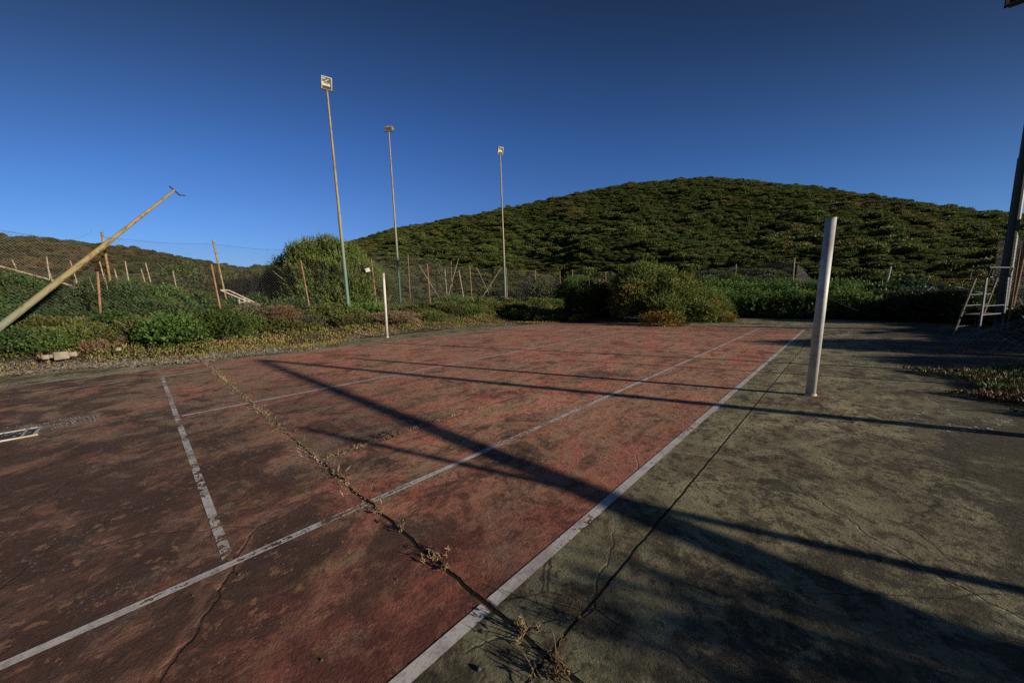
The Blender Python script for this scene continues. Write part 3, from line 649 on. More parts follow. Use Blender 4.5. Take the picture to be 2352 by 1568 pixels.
def tuft(x, y, n, h, r, material, label, name='weed_tuft', group=None, lean=.55):
    root = empty(name, (x, y, 0), label, 'weed', group); mb = MB()
    for _ in range(n):
        a = rng.uniform(0, 6.28); q = abs(rng.normal())*r*.5; p = np.array([x+math.cos(a)*q, y+math.sin(a)*q, 0.]); d = unit(np.array([rng.normal()*lean, rng.normal()*lean, 1.])); L = h*rng.uniform(.4, 1)
        k1 = p+d*L*.5; d2 = unit(d+rng.normal(size=3)*.35); k2 = k1+d2*L*.5; mb.tube([np.array([x, y, -.01]), p, k1, k2], [.0028, .0028, .0022, .001], 4, False)
        if rng.uniform() < .6:
            c = k1 if rng.uniform() < .5 else k2
            V = leaf_quads(np.repeat(c[None], 5, 0), unit(rng.normal(size=(5, 3))+[0, 0, .4]), rng.uniform(.012, .03, 5), .004)
            for f in V: mb.add(f, [[0, 1, 2, 3]])
    mb.build('stems', material, root); return root
tuft(3.02, -4.77, 60, .07, .16, MT['straw'], 'bushy dry weed clump on the short crack beside the thick shadow', lean=.9)
tuft(3.03, -5.18, 3, .11, .02, MT['straw'], 'lone thin dry stalk on the short crack')
tuft(4.32, -5.55, 7, .09, .05, MT['straw'], 'small straw tuft just right of the inner sideline in the joint')
tuft(4.62, -5.55, 6, .10, .05, MT['straw'], 'small straw tuft midway between the two right sidelines')
tuft(5.0, -5.54, 14, .06, .09, MT['straw'], 'spreading straw tuft in the joint near the outer sideline')
tuft(5.13, -5.56, 8, .05, .07, MT['straw'], 'low straw tuft touching the spreading one in the joint')
tuft(5.72, -5.55, 16, .08, .08, MT['straw'], 'pale weed tuft just outside the solid white sideline')
tuft(5.93, -5.58, 26, .11, .12, MT['rust_straw'], 'rust coloured weed clump where the two apron joints meet')
tuft(5.88, -5.30, 10, .15, .10, MT['rust_straw'], 'long curved dry stems rising from the lengthwise joint')
tuft(6.15, -5.75, 34, .09, .20, MT['rust_straw'], 'brown tangled weeds at the bottom edge of the photo')
# white pebble and paint flakes
b = MB(); s = at(1100, 1537, z=0.); b.tube([s+np.array([0, 0, -.004]), s+np.array([0, 0, .006]), s+np.array([.002, .001, .014])], [.008, .012, .004], 9); tag(b.build('pebble', MT['gravel'], origin=s, smooth=True), 'single pale pebble on the dark apron near the bottom edge', 'pebble')
mb = MB()
for k in range(46):
    u, v = (rng.uniform(2050, 2130), rng.uniform(935, 962)) if k < 18 else (rng.uniform(2150, 2345), rng.uniform(930, 985)); c = at(u, v+ (u-2050)*.05, z=.0015); a = rng.uniform(0, 3.1); sx, sy = rng.uniform(.008, .035), rng.uniform(.006, .016)
    n_ = 6; mb.add([c+np.array([math.cos(a)*math.cos(t)*sx-math.sin(a)*math.sin(t)*sy, math.sin(a)*math.cos(t)*sx+math.cos(a)*math.sin(t)*sy, .0]) for t in np.linspace(0, 6.28, n_, endpoint=False)], [list(range(n_))])
tag(mb.build('paint_flakes', MT['flake']), 'scattered white paint flakes on the right concrete', 'paint flakes', kind='stuff')

# ------------------------------------------------------------------ fences
def chain(mb, A0, B0, A1, B1, s=.115, r=.0014, seg=5, sag=0., over=.03):
    A0, B0, A1, B1 = [np.array(a, float) for a in (A0, B0, A1, B1)]
    Wd = np.linalg.norm(B0-A0); H = (np.linalg.norm(A1-A0)+np.linalg.norm(B1-B0))/2
    def Pm(u, v):
        a, b = u/Wd, v/H; p = (A0*(1-a)+B0*a)*(1-b)+(A1*(1-a)+B1*a)*b
        return p-np.array([0, 0, 1.])*sag*4*a*(1-a)*b
    k = -math.ceil(H/s)
    while k*s < Wd+H:
        for sg in (1, -1):
            c = k*s       # u = c + v   or u = c - v
            if sg == 1: v0, v1 = max(0, -c), min(H+over, Wd-c)
            else: v0, v1 = max(0, c-Wd), min(H+over, c)
            if v1-v0 < .05: continue
            vs = np.linspace(v0, v1, seg+1); us = c+sg*vs; pts = [Pm(a, b) for a, b in zip(us, vs)]
            if r < .006: mb.tube(pts, r, 3, False)
            else: mb.tube(pts, r, 4, False)
        k += 1
T = lambda x, y: float(terrain(x, y))
# front fence on the left: x = -13
fr_px = [((-75, 840), (-88, 660)), ((234.5, 776), (223.8, 623.8)), ((511, 730.5), (485.3, 607)), ((717.5, 737.6), (691, 599)), ((868, 720), (852.7, 598)), ((990, 720), (981.3, 606)), ((1086, 713), (1078.4, 610.7)), ((1165.8, 704.7), (1162.7, 614)), ((1231, 705), (1229.6, 619)), ((1289, 702), (1285.7, 622))]
root = empty('chain_link_fence', (-13, 2, .7), 'front chain link fence on rusty posts along the left bank', 'fence'); pts = []
for (b0, t0) in fr_px:
    B_ = at(*b0, x=-13); T_ = at(*t0, x=-13); B_ = B_+(B_-T_)/np.linalg.norm(B_-T_)*.35; B_[2] = min(B_[2], T(-13, B_[1])); pts.append((B_, T_))
for B_, T_ in pts:
    m_ = MB(); m_.tube([B_-np.array([0, 0, .2]), T_], .034, 8); m_.build('post', MT['rust_post'], root)
m_ = MB()
for (a, b) in zip(pts[:-1], pts[1:]):
    dz = np.array([0, 0, 1.]); lo = lambda p: p[0]+(p[1]-p[0])*.03; hi = lambda p: p[1]-dz*.12
    chain(m_, lo(a), lo(b), hi(a), hi(b), sag=.06)
m_.build('wire_mesh', MT['wire'], root)
# tall rear fence: x = -18
rear_px = [((255, 655), (233.5, 533)), ((520, 690), (489, 551)), ((700, 660), (677, 566)), ((830, 650), (821.8, 575)), ((943, 700), (936.8, 583)), ((1040, 700), (1036, 600))]
root = empty('chain_link_fence', (-18, 0, 1.), 'taller chain link fence rising against the sky behind the front fence', 'fence'); pts = []
for (b0, t0) in rear_px:
    T_ = at(*t0, x=-18); B_ = at(*b0, x=-18); B_ = B_+(B_-T_)/np.linalg.norm(B_-T_)*1.2; B_[2] = min(B_[2], T(-18, B_[1])-.1); pts.append((B_, T_))
for k, (B_, T_) in enumerate(pts):
    m_ = MB(); m_.tube([B_, T_], .045 if k < 3 else .03, 8); m_.build('post', MT['tall_post' if k < 3 else 'rust_post'], root)
m_ = MB()
for (a, b) in zip(pts[:-1], pts[1:]):
    d_ = np.array([0, 0, .22]); chain(m_, a[0], b[0], a[1]-d_, b[1]-d_, s=.115, r=.0024, seg=4, sag=.10)
    m_.tube([a[1]-d_, (a[1]+b[1])/2-d_-np.array([0, 0, .10]), b[1]-d_], .006, 4)
m_.build('wire_mesh', MT['wire_dark'], root)
m_ = MB(); L0, L1 = at(-160, 508, x=-18), at(0, 529, x=-18); L2, L3 = at(110, 546, x=-18), at(208, 562, x=-18)
for a, b in ((L0, L1), (L1, L2), (L2, L3)):
    g0, g1 = a.copy(), b.copy(); g0[2] = T(-18, a[1]); g1[2] = T(-18, b[1]); chain(m_, g0, g1, a, b, s=.115, r=.0042, seg=4)
m_.tube([L0, L1, L2, L3], .006, 4)
o = m_.build('torn_wire_mesh', MT['wire_dark'], root)
m_ = MB(); m_.tube([at(u, v, x=-18) for u, v in ((168, 549), (180, 547), (194, 541), (206, 535), (211, 529), (211, 523))], .006, 5); m_.build('loose_wire', MT['wire_dark'], root)
# back fence: y = 23
bk = [(1391.5, 624.3), (1572.8, 621.8), (1690.6, 606.4), (1825, 592)]
root = empty('chain_link_fence', (0, 23, .8), 'back chain link fence standing behind the hedge below the hill', 'fence'); pts = []
C0 = at(1315, 625, y=23); C0[2] = 3.9
for q in [None]+bk:
    T_ = C0.copy() if q is None else at(*q, y=23); B_ = T_.copy(); B_[2] = T(T_[0], 23)-.2; pts.append((B_, T_))
for B_, T_ in pts:
    m_ = MB(); m_.tube([B_, T_], .036, 8); m_.build('post', MT['pale_post'], root)
g4 = at(2046, 612, y=23); m_ = MB(); B_ = g4.copy(); B_[2] = T(B_[0], 23); B_[0] -= .15; m_.tube([B_, g4], .045, 8); m_.build('post', MT['white_paint'], root)
m_ = MB()
for (a, b) in zip(pts[:-1], pts[1:]):
    d_ = np.array([0, 0, .15]); chain(m_, a[0], b[0], a[1]-d_, b[1]-d_, r=.005, seg=3, sag=.05)
m_.build('wire_mesh', MT['wire'], root)
# torn piece hanging off the last post
m_ = MB(); a = pts[-1]; path = [at(1832, 606, y=23), at(1862, 640, y=21.5), at(1900, 680, y=20), at(1950, 706, y=18.5), at(2000, 731, y=17.2)]
for p, q in zip(path[:-1], path[1:]):
    p0 = p.copy(); q0 = q.copy(); p0[2] = max(p[2]-1.0, .02); q0[2] = max(q[2]-1.0, .02); p0[1] -= .3; q0[1] -= .3; chain(m_, p0, q0, p, q, s=.10, r=.006, seg=2)
m_.build('torn_wire_mesh', MT['wire'], root)
tag(MB_ := (lambda m: (m.tube([at(1872, 672, y=18), at(1972, 714, y=16.6)], .022, 6), m.build('stick', MT['pale_post'], origin=at(1920, 695, y=17.5)))[1])(MB()), 'pale stick lying against the torn mesh by the hedge', 'stick')
# right hand fence at x = 10.3
root = empty('post_row', (10.3, 5, 0), 'row of tall rusty posts along the right edge of the apron', 'fence')
for (x_, y_, h_, r_) in [(10.3, .21, 4.15, .085), (10.3, 4.13, 4.4, .045), (10.3, 9.44, 4.6, .04), (10.3, -2.78, 2.3, .045), (10.3, 2.9, 2.2, .03), (10.3, 5.5, 2.1, .03), (10.35, 12.3, 2.6, .022)]:
    m_ = MB(); m_.tube([(x_, y_, -.1), (x_+.0, y_, h_)], r_, 10); m_.build('post', MT['rust_post'], root)
B_ = at(2313, 752.6, x=10.6); T_ = at(2352, 575, x=10.6); T_ = B_+(T_-B_)*1.4; m_ = MB(); m_.tube([B_-np.array([0, 0, .2]), T_], .05, 10); m_.build('post', MT['rust_post'], root)
m_ = MB(); m_.tube([(10.3, -4.33, -.1), (10.3, .15, 4.1)], [.10, .075], 10); m_.build('brace', MT['rust_post'], root)
m_ = MB(); chain(m_, (10.9, 11.0, .2), (10.9, 18, .3), (10.9, 11.0, 3.2), (10.9, 18, 3.2), r=.002, seg=3); m_.build('wire_mesh', MT['wire_dark'], root)

# stakes further out
stk = [((28, 597), (40, 622), 28, 'pale_post', 'weathered'), ((110, 616), (122, 650), 20, 'pale_post', ''), ((107, 590), (110, 610), 28, 'pale_post', ''), ((161, 598), (167, 617), 28, 'pale_post', ''), ((229, 601), (235, 624), 28, 'pale_post', ''), ((263, 619), (268, 637), 20, 'pale_post', ''), ((287.5, 600), (290, 614), 28, 'pale_post', ''), ((324, 618), (331, 641), 20, 'pale_post', ''), ((334, 603), (337, 614), 28, 'pale_post', ''), ((397, 622), (404, 656), 20, 'pale_post', ''), ((507, 627), (518, 682), 22, 'pale_post', ''), ((574.5, 618), (575.5, 627), 22, 'pale_post', ''), ((598, 633), (609, 678), 22, 'pale_post', ''), ((1021.7, 618), (1026.5, 681), 30, 'pale_post', ''), ((1053.7, 620), (1064, 678), 29, 'pale_post', ''), ((1065, 628), (1066, 645), 46, 'pale_post', ''), ((1118.5, 631), (1119, 645), 48, 'pale_post', ''), ((1014, 648), (1016, 658), 44, 'pale_post', ''), ((1319, 622), (1321, 640), 40, 'pale_post', '')]
for (t0, b0, d_, mt, _) in stk:
    T_ = at(*t0, d=d_); B_ = at(*b0, d=d_); g = T(B_[0], B_[1]); dr = (B_-T_)/np.linalg.norm(B_-T_)
    if g > B_[2]: B_ = B_
    B_ = B_+dr*max(.3, min(1.2, B_[2]-g)); m_ = MB(); m_.tube([B_, T_], max(.028, .0013*d_), 6)
    tag(m_.build('stake', MT[mt], origin=B_), 'thin pale wooden stake standing in the scrub beyond the fences', 'stake', 'stakes standing in the scrub beyond the fences')
for (t0, b0, lab) in [((963, 609), (1009, 684), 'leaning stake behind the fence, tilted to the left near the green pole'), ((1053, 594), (1030, 678), 'long stake leaning right, rising higher than the fence posts'), ((1094, 613), (1124, 676), 'leaning stake tilted left between the far fence posts'), ((1150, 618), (1103, 690), 'stake leaning right toward the far floodlight pole')]:
    T_ = at(*t0, x=-17.4); B_ = at(*b0, x=-17.4); B_ = B_+(B_-T_)*.25; m_ = MB(); m_.tube([B_, T_], .019, 7); tag(m_.build('leaning_stake', MT['pale_post'], origin=B_), lab, 'stake')
m_ = MB(); m_.tube([at(0, 611.5, x=-27), at(150, 652, x=-26), at(262, 690, x=-25)], .05, 6); tag(m_.build('fallen_rail', MT['pale_post'], origin=at(100, 640, x=-26.5)), 'long pale rail sloping down through the scrub at the left edge', 'rail')

# ------------------------------------------------------------------ floodlight poles
def head_parts(root, top, yaw, tilt, s=1.0, back=False):
    """floodlight head at local point top; yaw = direction its glass faces, tilt = how far it looks down"""
    n = np.array([math.cos(yaw)*math.cos(tilt), math.sin(yaw)*math.cos(tilt), -math.sin(tilt)]); X = np.array([-math.sin(yaw), math.cos(yaw), 0]); Z = np.cross(n, X)*-1
    if Z[2] < 0: Z = -Z
    c = top+np.array([0, 0, .10*s])+Z*.24*s
    w_, h_, d_ = .27*s, .31*s, .07*s
    h = MB(); h.box(c-n*d_*1.15, (w_*.97, h_*.95, d_*.6), X, Z, n); hs = h.build('housing', MT['lamp_metal'], root)
    f = MB()
    for k in range(9): f.box(c-n*(d_*1.75+.03*s)+X*w_*(-.85+k*.2125), (.006*s, h_*.85, .045*s), X, Z, n)
    f.build('cooling_fins', MT['lamp_metal'], root)
    f = MB(); t_ = .022*s
    f.box(c+Z*(h_-t_), (w_, t_, .02*s), X, Z, n); f.box(c-Z*(h_-t_), (w_, t_, .02*s), X, Z, n); f.box(c+X*(w_-t_), (t_, h_-2*t_, .02*s), X, Z, n); f.box(c-X*(w_-t_), (t_, h_-2*t_, .02*s), X, Z, n); f.build('frame', MT['lamp_frame'], root)
    f = MB(); q = c-n*.012*s
    a = [q-X*(w_-.05*s)+Z*(h_-.05*s), q+X*(w_-.05*s)+Z*(h_-.05*s), q+X*(w_-.05*s)-Z*(h_*.42), q-X*(w_-.05*s)-Z*(h_*.42)]
    m1 = (a[0]+a[3])/2-n*.02*s+Z*.06; m2 = (a[1]+a[2])/2-n*.02*s-Z*.05
    f.add(a+[m1, m2], [[0, 1, 5, 4], [4, 5, 2, 3]]); f.build('reflector', MT['reflector'], root)
    f = MB(); f.box(c-n*.016*s-Z*(h_*.68), (w_-.045*s, h_*.24, .006*s), X, Z, n); f.build('lower_baffle', MT['dark_metal'], root)
    f = MB(); f.add([c-X*(w_-.03*s)-Z*(h_-.03*s)+n*.004, c+X*(w_-.03*s)-Z*(h_-.03*s)+n*.004, c+X*(w_-.03*s)+Z*(h_-.03*s)+n*.004, c-X*(w_-.03*s)+Z*(h_-.03*s)+n*.004], [[0, 1, 2, 3]]); f.build('glass', MT['lamp_glass'], root)
    f = MB(); bb = top+np.array([0, 0, .03*s]); f.box(bb, ((w_+.04*s), .03*s, .02*s), X, np.cross([0, 0, 1.], X))
    for k in (-1, 1): f.tube([bb+X*k*(w_+.02*s), c+X*k*(w_+.02*s)-n*d_*.7-Z*h_*.2], .014*s, 6)
    f.build('bracket', MT['dark_metal'], root)
def pole_parts(root, H, r0, r1, matn, split=.5, mid_off=(0, 0, 0)):
    p = MB(); zz = H*split; p.tube([(0, 0, -.3), (0, 0, zz)], [r0, r0*.92], 14); p.build('lower_pole', MT[matn], root, smooth=False)
    p = MB(); o = np.array(mid_off, float); p.tube([np.array([0, 0, zz-.25])+o, np.array([0, 0, H])], [r0*.78, r1], 12); p.build('upper_pole', MT[matn], root)
def floodlight(bpx, tpx, x, yaw, tilt, label, s=1.0, r0=.085, matn='pole', hide_base=False):
    T_ = at(*tpx, x=x); B_ = at(*bpx, x=x); g = T(x, B_[1])
    B_ = B_+(B_-T_)/np.linalg.norm(B_-T_)*max(0, (B_[2]-g)); L = np.linalg.norm(T_-B_)
    root = empty('floodlight_pole', (0, 0, 0), label, 'floodlight'); pole_parts(root, L, r0, r0*.5, matn)
    ax = (T_-B_)/L; q = Vector((0, 0, 1)).rotation_difference(Vector(ax.tolist()))
    head_parts(root, np.array([0, 0, L]), yaw, tilt, s)
    root.rotation_mode = 'QUATERNION'; root.rotation_quaternion = q; root.location = B_.tolist(); return root
floodlight((805, 752), (751, 208), -12, R(-10), R(22), 'nearest of the three upright floodlight poles, tallest in the picture, its glass catching the sun', .85, .085)
floodlight((920, 697), (893, 303), -14.7, R(135), R(55), 'middle floodlight pole with its finned back turned to the court', .85, .075)
floodlight((1162, 722), (1149, 356), -12, R(-14), R(20), 'farthest floodlight pole, standing in front of the hill slope', .78, .08)
# right-hand pole, its head just inside the top right corner
root = empty('floodlight_pole', (0, 0, 0), 'thick dark pole cut off by the right edge of the picture', 'floodlight'); pole_parts(root, 10.9, .13, .07, 'pole_dark')
head_parts(root, np.array([-.42, 0, 10.05]), R(-100), R(50), 1.2)
c_ = MB(); c_.box((-.3, 0, 10.03), (.4, .03, .03)); c_.build('crossarm', MT['dark_metal'], root)
root.location = (10.3, 13.0, 0)
# fallen pole leaning over the left fence
B_ = at(-135, 856, z=.15); w_ = ray(400, 438); a_ = w_@w_; b_ = 2*w_@(CAM-B_); c_ = (CAM-B_)@(CAM-B_)-12.6**2; ds = b_*b_-4*a_*c_
t_ = (-b_+math.sqrt(max(ds, 0)))/(2*a_); Tt = CAM+w_*t_
print('fallen tip', Tt, 'disc', ds, 'solutions', [(-b_-math.sqrt(max(ds, 0)))/(2*a_)*F, t_*F])
root = empty('fallen_floodlight_pole', (0, 0, 0), 'rusty two-part floodlight pole leaning over at the left with a bare crossbar', 'floodlight'); L = np.linalg.norm(Tt-B_)
ax = (Tt-B_)/L; q = Vector((0, 0, 1)).rotation_difference(Vector(ax.tolist())); qi = q.inverted()
pole_parts(root, L, .085, .048, 'pole_fallen', .56, (0.0, 0.0, 0))
def loc(p): v = qi @ Vector((np.array(p)-B_).tolist()); return np.array(v)
dT = float((Tt-CAM)@FWD); c_ = MB(); c_.tube([loc(at(389.6, 428.3, d=dT)), loc(at(412.6, 448.4, d=dT))], .045, 4); c_.build('crossbar', MT['dark_metal'], root)
c_ = MB(); c_.tube([loc(at(412.0, 448.0, d=dT)), loc(at(418, 448.4, d=dT)), loc(at(424, 449.5, d=dT))], [.02, .02, .035], 6); c_.build('loose_end', MT['dark_metal'], root)
root.rotation_mode = 'QUATERNION'; root.rotation_quaternion = q; root.location = B_.tolist()

# ------------------------------------------------------------------ net posts
def net_post(bx, by, tpx, label, r, m1):
    B_ = np.array([bx, by, 0.]); T_ = at(*tpx, y=by+ (0)); T_ = np.array([T_[0], by, T_[2]])
    root = empty('net_post', B_, label, 'net post')
    p = MB(); p.tube([B_+[0, 0, .02], T_], r, 20, True); o = p.build('post', MT[m1], root)
    for pl in o.data.polygons: pl.use_smooth = len(pl.vertices) == 4
    p = MB(); p.tube([T_-[0, 0, .002], T_+[0, 0, .006]], [r*1.03, r*1.03], 20); p.build('cap', MT[m1], root)
    p = MB(); p.tube([B_-[0, 0, .01], B_+[0, 0, .018], B_+[0, 0, .03]], [r*1.28, r*1.22, r*1.05], 20); p.build('base_collar', MT[m1], root)
net_post(6.37, .08, (1909, 502), 'grey white post standing on the olive concrete at the right', .060, 'grey_paint')
net_post(-6.90, .28, (880.5, 628), 'clean white post on the far left concrete strip', .050, 'white_paint')
m, nt, b = mat('rust_stain'); g = N(nt, 'ShaderNodeNewGeometry'); tcn = N(nt, 'ShaderNodeTexCoord')
b.inputs['Base Color'].default_value = (.30, .13, .05, 1); b.inputs['Roughness'].default_value = .9
ln = N(nt, 'ShaderNodeVectorMath', operation='LENGTH'); nt.links.new(tcn.outputs['Object'], ln.inputs[0])
nt.links.new(math_(nt, 'MULTIPLY', maprange(nt, math_(nt, 'ADD', ln.outputs['Value'], math_(nt, 'MULTIPLY', noise(nt, 12, 5, .7, 0, g.outputs['Position']), .12)), .10, .26, 1, 0), .65), b.inputs['Alpha'])
p = MB(); p.add([(6.1+.6*i_, -.25+.6*j_, .003) for i_, j_ in ((0, 0), (1, 0), (1, 1), (0, 1))], [[0, 1, 2, 3]]); tag(p.build('rust_stain', m, origin=(6.42, .06, 0)), 'orange rust stain around the foot of the right post', 'stain', kind='structure')

# ------------------------------------------------------------------ umpire chair
u_ = unit(np.array([.45, .89, 0])); v_ = unit(np.array([.89, -.45, 0])); O = np.array([9.06, 10.7, 0.]); Wc, Dc = 1.42, .5
root = empty('umpire_chair', O+u_*Wc/2+v_*Dc/2, 'rusty metal umpire chair with ladder rungs beside the dark pole', 'umpire chair')
zt = 1.75; g1 = np.array([0, 0, 1.])
def P_(a, b, z): return O+u_*a+v_*b+g1*z
def tb(name, pts, r, m='chair_paint', n=8): b_ = MB(); b_.tube(pts, r, n); return b_.build(name, MT[m], root)
for a in (0, Wc):
    at_ = .06 if a == 0 else Wc-.06
    tb('ladder_leg', [P_(a, 0, -.02), P_(at_, Dc-.22, zt)], .028, 'plank', 4); tb('rear_leg', [P_(a, Dc, -.02), P_(at_, Dc-.02, zt)], .028, 'chair_paint', 4)
    s_ = .0 if a == 0 else Wc; k = 1 if a == 0 else -1
    tb('armrest', [P_(at_, Dc-.34, zt+.01), P_(at_, Dc-.32, zt+.24), P_(at_, Dc-.27, zt+.29), P_(at_, Dc+.02, zt+.29), P_(at_, Dc+.04, zt+.24), P_(at_, Dc+.0, zt+.01)], .016, 'chair_paint', 6)
    tb('seat_rail', [P_(at_, Dc-.36, zt), P_(at_, Dc+.05, zt)], .018, 'chair_paint', 4)
tb('seat_rail', [P_(0, Dc-.30, zt+.0), P_(Wc, Dc-.30, zt+.0)], .016); tb('back_rail', [P_(.06, Dc, zt+.27), P_(Wc-.06, Dc, zt+.27)], .016)
for z in (.27, .59, .91, 1.24):
    k = z/zt; tb('rung', [P_(.06*k, k*(Dc-.22), z), P_(Wc-.06*k, k*(Dc-.22), z)], .013)
tb('cross_tube', [P_(.04, Dc-.01, .9), P_(Wc-.04, Dc-.01, .9)], .013)
b_ = MB(); b_.box(P_(Wc*.55, .28, .64), (Wc*.42, .19, .012), u_, v_); b_.build('footboard', MT['plank'], root)
# collapsed frame and plank behind
def c5(x, y, yy): return at((3096+.542*x)/1.7415, (850+.542*y)/1.7415, y=yy)
root = empty('collapsed_metal_frame', c5(1150, 600, 14), 'collapsed thin metal frame lying on the shrubs left of the umpire chair', 'metal frame')
for nm, ps in (('long_bar', [(1000, 580), (1410, 575)]), ('long_bar', [(940, 528), (1050, 533), (1350, 548)]), ('end_bar', [(940, 528), (1000, 580)]), ('inner_bar', [(1000, 558), (1180, 560)]), ('inner_bar', [(1130, 575), (1185, 545), (1185, 575)])):
    b_ = MB(); b_.tube([c5(a, b, 14+(580-b)*.02) for a, b in ps], .018, 6); b_.build(nm, MT['chair_paint'], root)
b_ = MB(); pA, pB = c5(1340, 548, 13.2), c5(1590, 607, 12.4); d_ = unit(pB-pA); b_.box((pA+pB)/2, (np.linalg.norm(pB-pA)/2, .07, .016), d_, unit(np.cross(g1, d_)), g1); tag(b_.build('plank', MT['plank'], origin=(pA+pB)/2), 'weathered board resting across the chair and shrubs', 'plank')
b_ = MB(); pA, pB = c5(900, 497, 15.2), c5(1190, 525, 15); d_ = unit(pB-pA); b_.box((pA+pB)/2, (np.linalg.norm(pB-pA)/2, .045, .014), d_, unit(np.cross(g1, d_)), g1); tag(b_.build('plank', MT['plank'], origin=(pA+pB)/2), 'narrow dark board lying behind the collapsed frame', 'plank')
# heap of old chain-link mesh
b_ = MB(); hc = np.array([9.75, 7.6, 0.])
def dome(a, bq): # a,bq in -1..1
    r_ = math.hypot(a, bq); z = max(0, 1-r_**2.2)*.62*(1+.25*math.sin(a*5+bq*3)); return hc+np.array([a*1.25, bq*1.45, z+.02+.05*math.sin(a*17)*math.cos(bq*13)])
for k in range(34):
    c0 = -1.9+k*3.8/33
    for sg in (1, -1):
        pts_ = [dome(t, sg*t+c0) for t in np.linspace(-1, 1, 26) if math.hypot(t, sg*t+c0) < 1.08]
        if len(pts_) > 2: b_.tube(pts_, .005, 4, False)
for k in range(26):
    a0 = rng.uniform(-.8, .8); b0 = rng.uniform(-.8, .8); p = dome(a0, b0); b_.tube([p, p+rng.normal(size=3)*.12+[0, 0, .08], p+rng.normal(size=3)*.22+[0, 0, .03]], .004, 4, False)
tag(b_.build('mesh_heap', MT['wire_dark'], origin=hc), 'crumpled heap of old wire mesh in front of the umpire chair', 'wire heap')
# white overturned frame beyond the front fence
def c2(x, y, xx): return at((700+.4146*x)/1.7415, (850+.4146*y)/1.7415, x=xx)
root = empty('overturned_frame', c2(650, 900, -15.4), 'overturned white metal frame lying in the bushes beyond the front fence', 'metal frame')
for nm, ps, dx_ in (('long_bar', [(435, 748), (865, 925)], 0), ('long_bar', [(520, 750), (903, 932)], -.5), ('end_bar', [(435, 748), (520, 750)], 0), ('cross_bar', [(690, 852), (738, 852)], 0), ('support', [(670, 828), (672, 885)], 0), ('support', [(620, 838), (622, 880)], .2), ('cross_bar', [(620, 866), (670, 866)], .1)):
    b_ = MB(); b_.tube([c2(a, b, -15.3+dx_*(i_ if nm != 'long_bar' else 1)) for i_, (a, b) in enumerate(ps)], .035, 6); b_.build(nm, MT['bone'], root)
# white box in the fence
c = at(844, 620, x=-12.9); b_ = MB(); n_ = unit(np.array([.9, -.25, -.1])); x_ = unit(np.cross(g1, n_)); z_ = np.cross(n_, x_); x2 = unit(x_+z_*.3); z2 = np.cross(n_, x2)
root = empty('junction_box', c, 'small white box hanging beside the fourth front fence post', 'box')
b_.box(c, (.115, .10, .05), x2, z2, n_); b_.build('body', MT['white_paint'], root)
b_ = MB(); b_.tube([c+z2*.1, c+z2*.1+[0, 0, .25], at(853, 600, x=-13)], .008, 5); b_.build('cable', MT['dark_metal'], root)
# pale stones in the bank
for u, v, s_, lab in [(176, 826, .07, 'pale squared stone, leftmost of the stones in the bank'), (203, 823, .06, 'small pale stone second from left in the bank'), (243, 820, .13, 'largest pale flat stone in the left bank'), (287, 818, .08, 'pale upright stone right of the largest one'), (470, 800, .06, 'lone pale stone half buried right of the other stones')]:
    u2 = u*.60 if u < 400 else u; u2 = {176: 105, 203: 120, 243: 144, 287: 167, 470: 272}[u]; v2 = {826: 820, 823: 818, 820: 816, 818: 813, 800: 802}[v]
    c = at(u2, v2, x=-8.6); c[2] = max(c[2], T(c[0], c[1])+.04); b_ = MB(); bm_ = [(i_*s_*rng.uniform(.8, 1.1), j_*s_*rng.uniform(.8, 1.15), k_*s_*.85*rng.uniform(.8, 1.1)) for i_ in (-1, 1) for j_ in (-1, 1) for k_ in (-1, 1)]
    b_.add([c+np.array(q_) for q_ in bm_], [[0, 1, 3, 2], [4, 6, 7, 5], [0, 4, 5, 1], [2, 3, 7, 6], [0, 2, 6, 4], [1, 5, 7, 3]]); o = b_.build('stone', MT['stone'], origin=c); bv = o.modifiers.new('bevel', 'BEVEL'); bv.width = .03; bv.segments = 2; tag(o, lab, 'stone')

# ------------------------------------------------------------------ shrubs
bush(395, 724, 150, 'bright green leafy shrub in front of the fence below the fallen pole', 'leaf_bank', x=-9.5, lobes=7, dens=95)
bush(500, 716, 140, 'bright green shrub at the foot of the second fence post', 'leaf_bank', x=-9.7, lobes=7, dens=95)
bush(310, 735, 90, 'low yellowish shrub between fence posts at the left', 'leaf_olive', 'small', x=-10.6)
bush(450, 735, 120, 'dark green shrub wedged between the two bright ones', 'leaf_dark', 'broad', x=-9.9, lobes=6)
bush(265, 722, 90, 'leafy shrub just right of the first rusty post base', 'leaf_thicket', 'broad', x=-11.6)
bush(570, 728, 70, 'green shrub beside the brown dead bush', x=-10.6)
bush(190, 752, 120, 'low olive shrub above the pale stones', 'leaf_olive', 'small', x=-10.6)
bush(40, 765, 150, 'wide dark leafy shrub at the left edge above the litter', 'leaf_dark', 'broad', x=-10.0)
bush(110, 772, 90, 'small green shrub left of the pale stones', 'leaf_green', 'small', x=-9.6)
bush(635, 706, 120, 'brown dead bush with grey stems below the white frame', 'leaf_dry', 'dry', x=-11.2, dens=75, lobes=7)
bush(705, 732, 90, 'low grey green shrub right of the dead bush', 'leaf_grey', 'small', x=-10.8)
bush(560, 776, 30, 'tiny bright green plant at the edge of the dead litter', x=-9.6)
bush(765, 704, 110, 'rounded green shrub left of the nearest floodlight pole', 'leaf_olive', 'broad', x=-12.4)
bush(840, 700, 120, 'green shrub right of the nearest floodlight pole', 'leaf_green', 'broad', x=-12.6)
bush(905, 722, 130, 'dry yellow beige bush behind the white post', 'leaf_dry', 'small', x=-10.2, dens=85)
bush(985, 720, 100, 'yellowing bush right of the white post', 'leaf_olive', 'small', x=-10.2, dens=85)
bush(940, 700, 110, 'grey green bush at the foot of the middle floodlight pole', 'leaf_grey', 'small', x=-14.5)
